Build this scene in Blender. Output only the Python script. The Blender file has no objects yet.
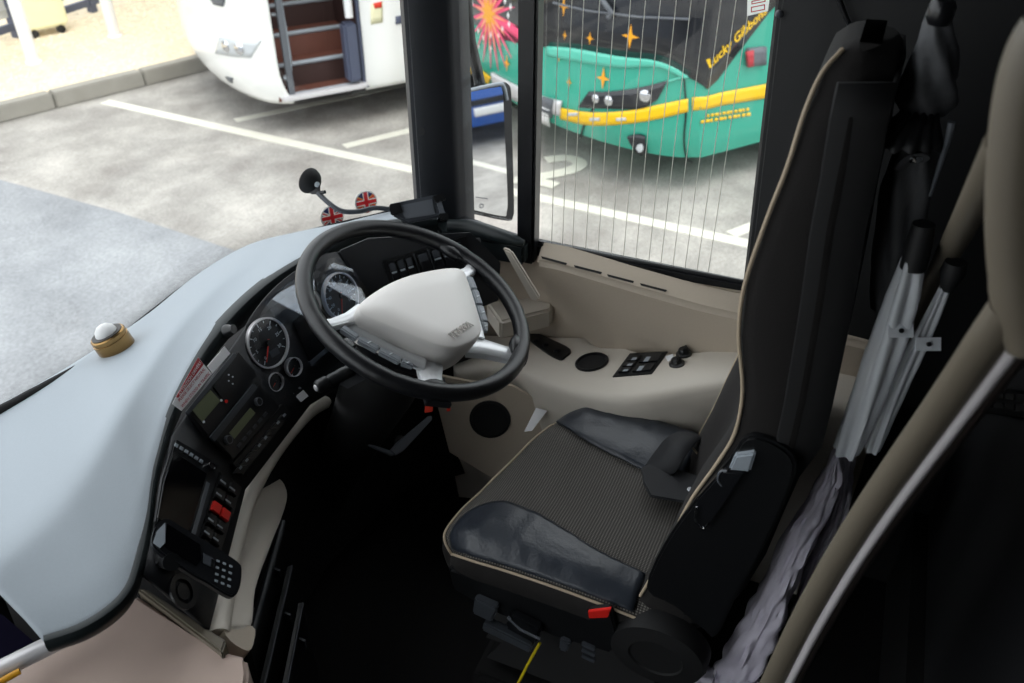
import bpy, bmesh, math, random
from mathutils import Vector as V, Matrix, noise
random.seed(7)
PI = math.pi
sc = bpy.context.scene
COL = sc.collection

# ------------------------------------------------------------------ camera model
FPX = 850.0
TH, YW, CZ = math.radians(35), math.radians(67), 1.62
CAM = V((0, 0, CZ))
FW = V((math.sin(YW)*math.cos(TH), math.cos(YW)*math.cos(TH), -math.sin(TH)))
RT = V((math.cos(YW), -math.sin(YW), 0))
UP = V((math.sin(YW)*math.sin(TH), math.cos(YW)*math.sin(TH), math.cos(TH)))

def ray(px, py):
    return FW + RT*((px-512)/FPX) + UP*((341.5-py)/FPX)

def at(px, py, x=None, y=None, z=None, d=None):
    """point of the place that is seen at a pixel, on a plane x=, y= or z= of the bus (or at distance d)"""
    r = ray(px, py)
    if x is not None: t = x/r.x
    elif y is not None: t = y/r.y
    elif z is not None: t = (z-CZ)/r.z
    else: t = d
    return CAM + r*t

class Plane:
    def __init__(s, p, n, xd=None):
        s.p = V(p); s.n = V(n).normalized()
        if s.n.dot(CAM-s.p) < 0: s.n = -s.n
        xd = V(xd) if xd is not None else V((1, 0, 0))
        s.u = (xd - s.n*xd.dot(s.n)).normalized()
        s.v = s.n.cross(s.u)
    def hit(s, px, py, off=0.0):
        r = ray(px, py)
        t = (s.p + s.n*off - CAM).dot(s.n)/r.dot(s.n)
        return CAM + r*t
    def pt(s, a, b, off=0.0, o=None):
        return (s.p if o is None else o) + s.u*a + s.v*b + s.n*off
    def up(s, off):
        return Plane(s.p+s.n*off, s.n, s.u)

def plane3(a, b, c, xd=None):
    return Plane(a, (V(b)-V(a)).cross(V(c)-V(a)), xd)

# ------------------------------------------------------------------ materials
def lin(c):
    if isinstance(c, str):
        c = [int(c[i:i+2], 16)/255 for i in (0, 2, 4)]
        c = [x/12.92 if x <= .04045 else ((x+.055)/1.055)**2.4 for x in c]
    return (c[0], c[1], c[2], 1)

def mat(name, col, rough=.5, metal=0, spec=.5, var=0, vscale=20, bump=0, bscale=200, coat=0, sheen=0):
    m = bpy.data.materials.new(name); m.use_nodes = True
    nt = m.node_tree; b = nt.nodes['Principled BSDF']
    c = lin(col)
    b.inputs['Base Color'].default_value = c
    b.inputs['Roughness'].default_value = rough
    b.inputs['Metallic'].default_value = metal
    b.inputs['Specular IOR Level'].default_value = spec
    b.inputs['Coat Weight'].default_value = coat
    b.inputs['Sheen Weight'].default_value = sheen
    tc = nt.nodes.new('ShaderNodeTexCoord')
    if var or bump:
        pass
    if var:
        n = nt.nodes.new('ShaderNodeTexNoise'); n.inputs['Scale'].default_value = vscale; n.inputs['Detail'].default_value = 5
        r = nt.nodes.new('ShaderNodeMix'); r.data_type = 'RGBA'
        r.inputs[6].default_value = tuple(x*(1-var) for x in c[:3])+(1,)
        r.inputs[7].default_value = tuple(min(1, x*(1+var)) for x in c[:3])+(1,)
        nt.links.new(tc.outputs['Object'], n.inputs['Vector'])
        nt.links.new(n.outputs['Fac'], r.inputs[0])
        nt.links.new(r.outputs[2], b.inputs['Base Color'])
    if bump:
        n = nt.nodes.new('ShaderNodeTexNoise'); n.inputs['Scale'].default_value = bscale; n.inputs['Detail'].default_value = 4
        bp = nt.nodes.new('ShaderNodeBump'); bp.inputs['Strength'].default_value = bump; bp.inputs['Distance'].default_value = .002
        nt.links.new(tc.outputs['Object'], n.inputs['Vector'])
        nt.links.new(n.outputs['Fac'], bp.inputs['Height'])
        nt.links.new(bp.outputs['Normal'], b.inputs['Normal'])
    return m

def glass(name, tint=(1, 1, 1), refl=.06, rough=0.0):
    m = bpy.data.materials.new(name); m.use_nodes = True
    nt = m.node_tree; nt.nodes.clear()
    o = nt.nodes.new('ShaderNodeOutputMaterial'); mx = nt.nodes.new('ShaderNodeMixShader')
    t = nt.nodes.new('ShaderNodeBsdfTransparent'); g = nt.nodes.new('ShaderNodeBsdfGlossy')
    t.inputs['Color'].default_value = (*tint, 1); g.inputs['Roughness'].default_value = rough
    lw = nt.nodes.new('ShaderNodeLayerWeight'); lw.inputs['Blend'].default_value = .5
    pw = nt.nodes.new('ShaderNodeMath'); pw.operation = 'POWER'; pw.inputs[1].default_value = 5
    ma = nt.nodes.new('ShaderNodeMath'); ma.operation = 'MULTIPLY_ADD'; ma.inputs[1].default_value = .9; ma.inputs[2].default_value = refl
    nt.links.new(lw.outputs['Facing'], pw.inputs[0]); nt.links.new(pw.outputs[0], ma.inputs[0]); nt.links.new(ma.outputs[0], mx.inputs[0])
    nt.links.new(t.outputs[0], mx.inputs[1]); nt.links.new(g.outputs[0], mx.inputs[2])
    nt.links.new(mx.outputs[0], o.inputs[0])
    return m

M = {}
M['cowl'] = mat('cowl_grey', 'a4adb5', .55, var=.04, vscale=300, bump=.25, bscale=900)
M['edge'] = mat('dash_edge', '1c2426', .42, bump=.1, bscale=800)
M['fascia'] = mat('fascia_charcoal', '1e2024', .5, bump=.15, bscale=900)
M['black'] = mat('black_plastic', '101113', .38)
M['satin'] = mat('satin_black', '16171a', .28)
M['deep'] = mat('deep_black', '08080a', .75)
M['pillar'] = mat('pillar_charcoal', '171a20', .55, bump=.1, bscale=500)
M['beige'] = mat('beige_plastic', 'b9ac9b', .5, var=.04, vscale=200, bump=.15, bscale=900)
M['beige2'] = mat('pale_beige', 'ccc4b8', .5, bump=.12, bscale=900)
M['tan'] = mat('tan_panel', 'c4aea2', .55, var=.04, vscale=30, bump=.15, bscale=900)
M['carpet'] = mat('black_carpet', '101011', .95, var=.35, vscale=500, bump=.9, bscale=900)
M['silver'] = mat('brushed_silver', 'd6d4d6', .32, metal=.25)
M['chrome'] = mat('chrome', 'd8dade', .12, metal=1)
M['greymetal'] = mat('grey_paint', '5c6066', .4)
M['white'] = mat('white_plastic', 'e8e8e8', .45)
M['hub'] = mat('hub_ivory', 'f0ece8', .42, bump=.08, bscale=900)
M['spoke'] = mat('spoke_silver', 'eef0f2', .3, metal=.35)
M['leather'] = mat('black_leather', '2b3038', .36, var=.15, vscale=40, bump=.35, bscale=160)
M['rim'] = mat('rim_leather', '16171a', .36, bump=.15, bscale=500)
M['pipe'] = mat('cream_piping', 'b5a48c', .6)
M['red'] = mat('red_plastic', 'd8241c', .4)
M['redtag'] = mat('red_tag', 'e0402c', .5)
M['yellow'] = mat('yellow_cable', 'e6cf1e', .5)
M['amber'] = mat('amber_strip', 'd99a18', .5)
M['brass'] = mat('brass', '9c7d52', .25, metal=1)
M['lcd'] = mat('lcd_green', '6d7458', .3)
M['darkscreen'] = mat('dark_screen', '050507', .12)
M['btn'] = mat('button_grey', '3c4046', .45)
M['btnlight'] = mat('button_pale', '9aa2aa', .45)
M['label_white'] = mat('label_white', 'f2f2f4', .5)
M['label_red'] = mat('label_red', 'b02a34', .5)
M['ink'] = mat('white_ink', 'dfe6ea', .5)
M['needle'] = mat('needle_red', 'e0382a', .4)
M['dial'] = mat('dial_black', '14171b', .5)
M['flag_blue'] = mat('flag_blue', '1a2460', .5)
M['flag_white'] = mat('flag_white', 'f2f0e8', .5)
M['flag_red'] = mat('flag_red', 'd8252a', .5)
M['flag_orange'] = mat('flag_orange', 'e08a24', .5)
M['belt'] = mat('belt_webbing', '17181c', .7, bump=.3, bscale=700)
M['umb'] = mat('umbrella_nylon', '4c4d50', .6, var=.1, vscale=60, bump=.4, bscale=60)
M['umbdark'] = mat('umbrella_dark', '121214', .6)
M['cloth'] = mat('lilac_cloth', 'e2dcea', .75, var=.08, vscale=25, bump=.3, bscale=80)
M['rail'] = mat('rail_beige', '6c6457', .45, bump=.1, bscale=800)
M['raildark'] = mat('rail_dark_edge', '2a2320', .5)
M['headliner'] = mat('headliner', '24242a', .9)
M['wallgrey'] = mat('wall_charcoal', '17181b', .8)
M['glass'] = glass('window_glass', (.97, .985, .98), .02)
M['lens'] = glass('gauge_lens', (.95, .97, 1), .05)
M['navy'] = mat('dark_navy', '0c0a1c', .95, spec=.05)
M['pad'] = mat('wheel_key_grey', '989fa6', .45)
M['emboss'] = mat('embossed_grey', 'b0aaa4', .5)
M['darktrim'] = mat('dark_trim', '0a0b0d', .65)
M['glarepane'] = glass('dial_glare_pane', (.9, .95, 1), .11)
M['strip'] = mat('edge_strip_metal', 'f4eef0', .3, metal=.1)
M['tyre'] = mat('rubber', '0c0c0d', .7)

def translucent(name, col, f):
    m = bpy.data.materials.new(name); m.use_nodes = True
    nt = m.node_tree; nt.nodes.clear()
    o = nt.nodes.new('ShaderNodeOutputMaterial'); a = nt.nodes.new('ShaderNodeMixShader')
    t = nt.nodes.new('ShaderNodeBsdfTranslucent'); p = nt.nodes.new('ShaderNodeBsdfDiffuse')
    t.inputs['Color'].default_value = lin(col); p.inputs['Color'].default_value = lin(col); a.inputs[0].default_value = f
    nt.links.new(p.outputs[0], a.inputs[1]); nt.links.new(t.outputs[0], a.inputs[2]); nt.links.new(a.outputs[0], o.inputs[0])
    return m
M['sticker'] = translucent('sticker_film', 'f4f4f2', .75)
M['stickerred'] = translucent('sticker_red', 'd83a44', .6)

def plastic_clear():
    m = bpy.data.materials.new('clear_plastic'); m.use_nodes = True
    nt = m.node_tree; nt.nodes.clear()
    o = nt.nodes.new('ShaderNodeOutputMaterial'); a = nt.nodes.new('ShaderNodeMixShader')
    t = nt.nodes.new('ShaderNodeBsdfTransparent'); p = nt.nodes.new('ShaderNodeBsdfPrincipled')
    p.inputs['Base Color'].default_value = (.86, .89, .93, 1); p.inputs['Roughness'].default_value = .3
    a.inputs[0].default_value = .6
    nt.links.new(t.outputs[0], a.inputs[1]); nt.links.new(p.outputs[0], a.inputs[2]); nt.links.new(a.outputs[0], o.inputs[0])
    return m
M['clear'] = plastic_clear()

def fabric():
    m = mat('ribbed_seat_fabric', '35322f', .85)
    nt = m.node_tree; b = nt.nodes['Principled BSDF']
    tc = [n for n in nt.nodes if n.type == 'TEX_COORD'][0]
    w = nt.nodes.new('ShaderNodeTexWave'); w.wave_type = 'BANDS'; w.bands_direction = 'Y'
    w.inputs['Scale'].default_value = 62; w.inputs['Distortion'].default_value = .3
    w2 = nt.nodes.new('ShaderNodeTexWave'); w2.bands_direction = 'X'; w2.inputs['Scale'].default_value = 90; w2.inputs['Distortion'].default_value = .3
    mul = nt.nodes.new('ShaderNodeMath'); mul.operation = 'MULTIPLY'
    mx = nt.nodes.new('ShaderNodeMix'); mx.data_type = 'RGBA'
    mx.inputs[6].default_value = lin('34322f'); mx.inputs[7].default_value = lin('8a857f')
    for q in (w, w2): nt.links.new(tc.outputs['Object'], q.inputs['Vector'])
    nt.links.new(w.outputs['Fac'], mul.inputs[0]); nt.links.new(w2.outputs['Fac'], mul.inputs[1])
    nt.links.new(mul.outputs[0], mx.inputs[0]); nt.links.new(mx.outputs[2], b.inputs['Base Color'])
    bp = nt.nodes.new('ShaderNodeBump'); bp.inputs['Strength'].default_value = .5; bp.inputs['Distance'].default_value = .002
    nt.links.new(mul.outputs[0], bp.inputs['Height']); nt.links.new(bp.outputs['Normal'], b.inputs['Normal'])
    return m
M['fabric'] = fabric()
M['fabricdark'] = mat('dark_seat_fabric', '1a1716', .9, var=.25, vscale=600, bump=.4, bscale=700)

def asphalt(name, c1, c2, c3):
    m = mat(name, c1, .8, spec=.3)
    nt = m.node_tree; b = nt.nodes['Principled BSDF']
    tc = [n for n in nt.nodes if n.type == 'TEX_COORD'][0]
    n1 = nt.nodes.new('ShaderNodeTexNoise'); n1.inputs['Scale'].default_value = 1.6; n1.inputs['Detail'].default_value = 7; n1.inputs['Roughness'].default_value = .65
    n2 = nt.nodes.new('ShaderNodeTexNoise'); n2.inputs['Scale'].default_value = 45; n2.inputs['Detail'].default_value = 5
    r1 = nt.nodes.new('ShaderNodeValToRGB')
    r1.color_ramp.elements[0].position = .36; r1.color_ramp.elements[0].color = lin(c1)
    r1.color_ramp.elements[1].position = .68; r1.color_ramp.elements[1].color = lin(c3)
    e = r1.color_ramp.elements.new(.5); e.color = lin(c2)
    r2 = nt.nodes.new('ShaderNodeValToRGB'); r2.color_ramp.elements[0].position = .3; r2.color_ramp.elements[0].color = (.8, .8, .8, 1)
    r2.color_ramp.elements[1].position = .7; r2.color_ramp.elements[1].color = (1.12, 1.12, 1.12, 1)
    mx = nt.nodes.new('ShaderNodeMix'); mx.data_type = 'RGBA'; mx.blend_type = 'MULTIPLY'; mx.inputs[0].default_value = 1
    for q in (n1, n2): nt.links.new(tc.outputs['Object'], q.inputs['Vector'])
    nt.links.new(n1.outputs['Fac'], r1.inputs[0]); nt.links.new(n2.outputs['Fac'], r2.inputs[0])
    nt.links.new(r1.outputs[0], mx.inputs[6]); nt.links.new(r2.outputs[0], mx.inputs[7])
    nt.links.new(mx.outputs[2], b.inputs['Base Color'])
    return m
M['asphalt'] = asphalt('worn_asphalt', '8d8883', 'a19d97', 'bcb7b0')
M['tarmac'] = asphalt('smooth_tarmac', '888a8d', '929497', 'a0a2a4')
M['paint'] = mat('road_paint', 'd8d5c8', .7, var=.12, vscale=9)
M['kerb'] = mat('kerb_concrete', '98948b', .85, var=.15, vscale=6)
M['gravelbase'] = mat('gravel_base', 'e8d2b4', .9, var=.3, vscale=12)
M['pebble'] = mat('pebble', 'f0dcc0', .85, var=.3, vscale=3)
M['busgreen'] = mat('coach_green', '33a48c', .25, coat=.4)
M['busgreen2'] = mat('coach_green_light', '55bda6', .25, coat=.4)
M['busyellow'] = mat('coach_yellow', 'f2c200', .35)
M['busorange'] = mat('star_orange', 'f2a516', .4)
M['busglass'] = mat('coach_dark_glass', '1b1e24', .08, spec=.6)
M['buswhite'] = mat('coach_white', 'f2f2ee', .25, coat=.4)
M['busblue'] = mat('coach_blue', '2a58a8', .25, coat=.4)
M['pink'] = mat('firework_pink', 'ee4a78', .4)
M['salmon'] = mat('firework_salmon', 'f7a07a', .4)
M['stepwood'] = mat('step_brown', '6a4034', .6, var=.2, vscale=9)
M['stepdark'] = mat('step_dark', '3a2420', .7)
M['fencepanel'] = mat('fence_panel', 'b4b6b8', .6)
M['fenceframe'] = mat('fence_frame', '4e5468', .5)
M['paleyellow'] = mat('pale_yellow', 'efebc4', .5)
M['lamp'] = mat('headlight_lens', 'c4c8ca', .1, spec=.8)
M['mirror'] = mat('mirror_glass', 'e8eaec', .015, metal=1)
M['wire'] = mat('heating_wire', 'dcd8cc', .5)

# ------------------------------------------------------------------ building helpers
WORLD = {}
def wloc(o):
    p = V(o.location)
    while o.parent is not None:
        o = o.parent; p = p + V(o.location)
    return p

class MB:
    def __init__(s):
        s.bm = bmesh.new(); s.mi = 0
    def face(s, vs):
        try:
            f = s.bm.faces.new(vs); f.material_index = s.mi; return f
        except ValueError:
            return None
    def verts(s, pts): return [s.bm.verts.new(V(p)) for p in pts]
    def prism(s, pts, off):
        off = V(off); a = s.verts(pts); b = s.verts([V(p)+off for p in pts]); n = len(a)
        s.face(a[::-1]); s.face(b)
        for i in range(n): s.face([a[i], a[(i+1) % n], b[(i+1) % n], b[i]])
        return s
    def box(s, c, sz, ax=None):
        c = V(c); X, Y, Z = ax if ax else (V((1, 0, 0)), V((0, 1, 0)), V((0, 0, 1)))
        X, Y, Z = X*sz[0]/2, Y*sz[1]/2, Z*sz[2]/2
        return s.prism([c-X-Y-Z, c+X-Y-Z, c+X+Y-Z, c-X+Y-Z], Z*2)
    def loft(s, rings, closed=True, caps=True):
        rs = [s.verts(r) for r in rings]
        for a, b in zip(rs, rs[1:]):
            n = len(a)
            for i in range(n if closed else n-1):
                j = (i+1) % n
                s.face([a[i], a[j], b[j], b[i]])
        if caps and closed:
            s.face(rs[0][::-1]); s.face(rs[-1])
        return s
    def tube(s, pts, r, n=10, caps=True, flat=1.0, side=None, closed=False):
        pts = [V(p) for p in pts]; m = len(pts)
        rr = r if isinstance(r, (list, tuple)) else [r]*m
        rings = []; prev = None
        for i in range(m):
            if closed: t = pts[(i+1) % m]-pts[i-1]
            else: t = pts[min(i+1, m-1)]-pts[max(i-1, 0)]
            t.normalize()
            if side is not None: a = V(side)-t*V(side).dot(t)
            elif prev is None:
                h = V((0, 0, 1)) if abs(t.z) < .9 else V((1, 0, 0)); a = t.cross(h)
            else: a = prev-t*prev.dot(t)
            a.normalize(); b = t.cross(a); prev = a
            rings.append([pts[i]+a*(rr[i]*math.cos(2*PI*k/n))+b*(rr[i]*flat*math.sin(2*PI*k/n)) for k in range(n)])
        if closed:
            rings.append(rings[0]); caps = False
        return s.loft(rings, True, caps)
    def lathe(s, o, ax, prof, n=24, xd=None, caps=True):
        o = V(o); ax = V(ax).normalized()
        u = V(xd) if xd is not None else (V((0, 0, 1)) if abs(ax.z) < .9 else V((1, 0, 0)))
        u = (u-ax*u.dot(ax)).normalized(); w = ax.cross(u)
        return s.loft([[o+ax*h+u*(r*math.cos(2*PI*k/n))+w*(r*math.sin(2*PI*k/n)) for k in range(n)] for r, h in prof], True, caps)
    def grid(s, fn, nu, nv):
        g = [[s.bm.verts.new(V(fn(i/nu, j/nv))) for j in range(nv+1)] for i in range(nu+1)]
        for i in range(nu):
            for j in range(nv): s.face([g[i][j], g[i+1][j], g[i+1][j+1], g[i][j+1]])
        return g
    def bevel(s, w, seg=2):
        s.bm.normal_update()
        es = [e for e in s.bm.edges if len(e.link_faces) == 2 and e.calc_face_angle(0) > .5]
        if es: bmesh.ops.bevel(s.bm, geom=es, offset=w, segments=seg, affect='EDGES', clamp_overlap=True)
        return s
    def build(s, name, m, parent=None, smooth=40, solid=0, subsurf=0, origin=None):
        bm = s.bm
        bmesh.ops.remove_doubles(bm, verts=bm.verts, dist=1e-6)
        bmesh.ops.recalc_face_normals(bm, faces=bm.faces)
        if origin is None:
            if parent is not None: origin = wloc(parent)
            else:
                xs = [v.co for v in bm.verts]
                origin = V(((min(v.x for v in xs)+max(v.x for v in xs))/2, (min(v.y for v in xs)+max(v.y for v in xs))/2, min(v.z for v in xs)))
        bmesh.ops.translate(bm, vec=-V(origin), verts=bm.verts)
        me = bpy.data.meshes.new(name); bm.to_mesh(me); bm.free()
        for x in (m if isinstance(m, (list, tuple)) else [m]): me.materials.append(M[x] if isinstance(x, str) else x)
        if smooth:
            me.shade_smooth(); me.set_sharp_from_angle(angle=math.radians(smooth))
        o = bpy.data.objects.new(name, me); COL.objects.link(o)
        if parent is not None:
            o.parent = parent; o.location = V(origin)-wloc(parent)
        else: o.location = origin
        if solid:
            q = o.modifiers.new('thickness', 'SOLIDIFY'); q.thickness = solid; q.offset = 0
        if subsurf:
            q = o.modifiers.new('smooth', 'SUBSURF'); q.levels = subsurf; q.render_levels = subsurf
        return o

def thing(name, label, cat, loc, group=None):
    o = bpy.data.objects.new(name, None); COL.objects.link(o); o.empty_display_size = .05
    o.location = V(loc)
    return tag(o, label, cat, group)
def tag(o, label, cat, group=None):
    o['label'] = label; o['category'] = cat
    if group: o['group'] = group
    return o
def struct(o, label=None):
    o['kind'] = 'structure'
    if label: o['label'] = label
    return o
def lab(o, label):
    o['label'] = label; return o

def slab(px, pl, th, off=0.0):
    """pixel outline read on a plane of the place, raised by th"""
    return MB().prism([pl.hit(x, y, off) for x, y in px], pl.n*th)
def disc(pl, o, r, th, off=0, n=28):
    return MB().lathe(V(o)+pl.n*off, pl.n, [(r, 0), (r, th)], n, pl.u)
def ring(pl, o, r0, r1, th, off=0, n=40):
    m = MB(); o = V(o)+pl.n*off
    rs = []
    for r, h in ((r0, 0), (r0, th), (r1, th), (r1, 0), (r0, 0)):
        rs.append([o+pl.u*(r*math.cos(2*PI*k/n))+pl.v*(r*math.sin(2*PI*k/n))+pl.n*h for k in range(n)])
    m.loft(rs, True, False); return m

def spline(pts, n=8, closed=False):
    pts = [V(p) for p in pts]; out = []; m = len(pts)
    for i in range(m if closed else m-1):
        p1, p2 = pts[i], pts[(i+1) % m]
        p0 = pts[i-1] if (i > 0 or closed) else p1*2-p2
        p3 = pts[(i+2) % m] if (i+2 < m or closed) else p2*2-p1
        for k in range(n):
            t = k/n
            out.append((p1*2+(p2-p0)*t+(p0*2-p1*5+p2*4-p3)*t*t+(p1*3-p0-p2*3+p3)*t**3)*.5)
    if not closed: out.append(pts[-1])
    return out
def spline2(px, n=6, closed=False):
    return [(p.x, p.y) for p in spline([V((x, y, 0)) for x, y in px], n, closed)]

def text(name, s, o, xd, yd, size, m, parent=None, th=.0006, shear=0, fn=None, bold=0):
    cu = bpy.data.curves.new(name, 'FONT'); cu.body = s; cu.size = 1; cu.align_x = 'CENTER'; cu.align_y = 'CENTER'
    cu.shear = shear; cu.offset = bold; cu.resolution_u = 2
    ob = bpy.data.objects.new(name, cu); COL.objects.link(ob)
    bpy.context.view_layer.update()
    me = bpy.data.meshes.new_from_object(ob.evaluated_get(bpy.context.evaluated_depsgraph_get()))
    bpy.data.objects.remove(ob)
    b = MB(); b.bm.from_mesh(me); bpy.data.meshes.remove(me)
    for f in b.bm.faces: f.material_index = 0
    xd = V(xd).normalized(); yd = V(yd); yd = (yd-xd*yd.dot(xd)).normalized()
    if fn:
        for v in b.bm.verts: v.co = fn(v.co.x*size, v.co.y*size)
    else:
        for v in b.bm.verts: v.co = V(o)+xd*(v.co.x*size)+yd*(v.co.y*size)
    r = bmesh.ops.extrude_face_region(b.bm, geom=list(b.bm.faces))
    if th:
        nn = xd.cross(yd)*th
        bmesh.ops.translate(b.bm, vec=nn, verts=[x for x in r['geom'] if isinstance(x, bmesh.types.BMVert)])
    return b.build(name, m, parent, smooth=0)

exec_parts = []
# ================================================================== OUTSIDE
G = -1.2
def ground():
    m = MB(); m.prism([(-25, -40, G-.3), (45, -40, G-.3), (45, 30, G-.3), (-25, 30, G-.3)], (0, 0, .3))
    struct(m.build('ground', 'asphalt', origin=(0, 0, G)), 'worn grey asphalt of the coach park')
    # smoother tarmac patch
    A = at(-60, 163, z=G); B = at(0, 180, z=G); C = at(120, 213, z=G); D = at(250, 256, z=G); E_ = at(330, 300, z=G)
    m = MB(); m.prism([A, B, C, D, E_, V((1.4, 1.6, G)), V((-4, 1.6, G)), V((-4, 12, G))], (0, 0, .004))
    struct(m.build('tarmac_lane', 'tarmac'), 'smoother bluish grey tarmac lane')
    def line(p, q, w, name='parking_line', dz=0):
        p, q = V(p), V(q); d = (q-p).normalized(); s = V((-d.y, d.x, 0))*w/2
        m = MB(); m.prism([p-s, q-s, q+s, p+s], (0, 0, .006+dz))
        struct(m.build(name, 'paint'), 'white painted parking bay line')
    p0, p1 = at(105, 102, z=G), at(752, 245, z=G)
    d = (p1-p0).normalized()
    line(p0, p1+d*9, .115)
    bd = V((.85, -.53, 0)).normalized()
    for px in ((338, 148), (229, 122), (725, 237)):
        p = at(*px, z=G)+bd*.06; line(p, p+bd*9, .1, dz=-.002)
    # painted figure 2 on the tarmac
    pts = [at(x, y, z=G+.008) for x, y in spline2([(516, 182), (528, 182), (552, 189)], 4)]
    m = MB()
    def strip(px, w):
        c = [at(x, y, z=G+.006) for x, y in spline2(px, 6)]
        L = []; R = []
        for i, p in enumerate(c):
            t = (c[min(i+1, len(c)-1)]-c[max(i-1, 0)]).normalized(); s = V((-t.y, t.x, 0))*w/2
            L.append(p-s); R.append(p+s)
        for i in range(len(c)-1):
            m.prism([L[i], L[i+1], R[i+1], R[i]], (0, 0, .004))
    strip([(514, 180), (536, 181), (556, 186)], .12)
    strip([(517, 180), (545, 176), (568, 171), (579, 166), (578, 161), (565, 158), (546, 160)], .12)
    struct(m.build('painted_number', 'paint', smooth=0), 'white painted bay number 2 on the asphalt')
ground()

def kerb_and_fence():
    k0, k1 = at(-120, 154, z=G), at(190, 75, z=G)
    d = (k1-k0).normalized(); k0 = k0-d*3; k1 = k1+d*16
    s = V((-d.y, d.x, 0))
    if s.y < 0: s = -s
    m = MB(); L = (k1-k0).length; n = int(L/.9)
    for i in range(n):
        a = k0+d*(i*.9); b = k0+d*(i*.9+.888)
        m.prism([a, b, b+s*.14, a+s*.14], (0, 0, .15))
    m.bevel(.012, 2)
    struct(m.build('kerb', 'kerb'), 'concrete kerb along the gravel bed')
    m = MB(); m.prism([k0+s*.14, k1+s*.14, k1+s*6, k0+s*6], (0, 0, .11))
    struct(m.build('gravel_bed', 'gravelbase'), 'bed under the gravel')
    # pebbles: uncountable
    m = MB(); rnd = random.Random(3)
    c0 = at(-40, 130, z=G)
    for i in range(2600):
        u = rnd.uniform(-.5, 4.2); w = rnd.uniform(.18, 2.9)
        p = c0+d*u+s*w+V((0, 0, .11))
        r = rnd.uniform(.012, .03)
        vs = [p+V((math.cos(a)*r*rnd.uniform(.7, 1.2), math.sin(a)*r*rnd.uniform(.7, 1.2), 0)) for a in [q*PI/3+rnd.random() for q in range(5)]]
        top = m.bm.verts.new(p+V((0, 0, r*.7))); vv = m.verts(vs)
        for q in range(5): m.face([vv[q], vv[(q+1) % 5], top])
    o = m.build('gravel', 'pebble', smooth=0); o['kind'] = 'stuff'
    tag(o, 'loose pale orange gravel covering the bed behind the kerb', 'gravel')
    # white posts
    for (px, l) in (((34, 63), 'white post in the gravel at the far left, nearer the yellow box'), ((115, 37), 'white post in the gravel nearer the white coach, clear of the yellow box')):
        b = at(*px, z=G+.11)
        t = thing('bollard_post', l, 'post', b, 'white posts in the gravel')
        MB().lathe(b, (0, 0, 1), [(.065, 0), (.065, 1.05), (.05, 1.09), (.0, 1.1)], 16, caps=False).build('post_shaft', 'white', t)
        MB().lathe(b, (0, 0, 1), [(.085, 0), (.085, .02), (.066, .03)], 16).build('base_collar', 'white', t)
    # pale yellow utility box with feet
    b = at(44, 33, z=G+.11)
    t = thing('utility_box', 'pale yellow box on dark feet behind the white post', 'box', b)
    ax = (d, s, V((0, 0, 1)))
    MB().box(b+V((0, 0, .38)), (.5, .36, .6), ax).bevel(.03).build('case', 'paleyellow', t)
    for i in (-1, 1):
        MB().lathe(b+d*(.15*i)-s*.16+V((0, 0, .045)), s, [(.045, 0), (.045, .05)], 14).build('wheel', 'tyre', t)
    MB().tube([b+d*.2+V((0, 0, .68)), b+d*.2+V((0, 0, .85)), b-d*.2+V((0, 0, .85)), b-d*.2+V((0, 0, .68))], .014).build('push_handle', 'greymetal', t)
    # fence
    f0 = at(18, 37, z=G+.11); f1 = at(93, 12, z=G+.11); fd = (f1-f0); fd.z = 0; step = fd.length; fd.normalize(); fs = V((-fd.y, fd.x, 0))
    t = thing('panel_fence', 'light grey panel fence with dark frame behind the gravel bed', 'fence', f0)
    fax = (fd, fs, V((0, 0, 1)))
    for i in range(-2, 5):
        p = f0+fd*(step*i)
        MB().box(p+V((0, 0, 1.0)), (.09, .09, 2.0), fax).bevel(.006).build('fence_post', 'fenceframe', t)
        if i < 4:
            c = p+fd*(step/2)
            mm = MB(); mm.box(c+V((0, 0, 1.08)), (step-.1, .03, 1.7), fax)
            for q in range(9): mm.box(c-fs*.02+V((0, 0, .32+q*.19)), (step-.1, .02, .012), fax)
            mm.build('fence_panel', 'fencepanel', t)
            MB().box(c+V((0, 0, .12)), (step-.09, .05, .08), fax).build('bottom_rail', 'fenceframe', t)
            MB().box(c+V((0, 0, 1.96)), (step-.09, .05, .06), fax).build('top_rail', 'fenceframe', t)
kerb_and_fence()

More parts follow.
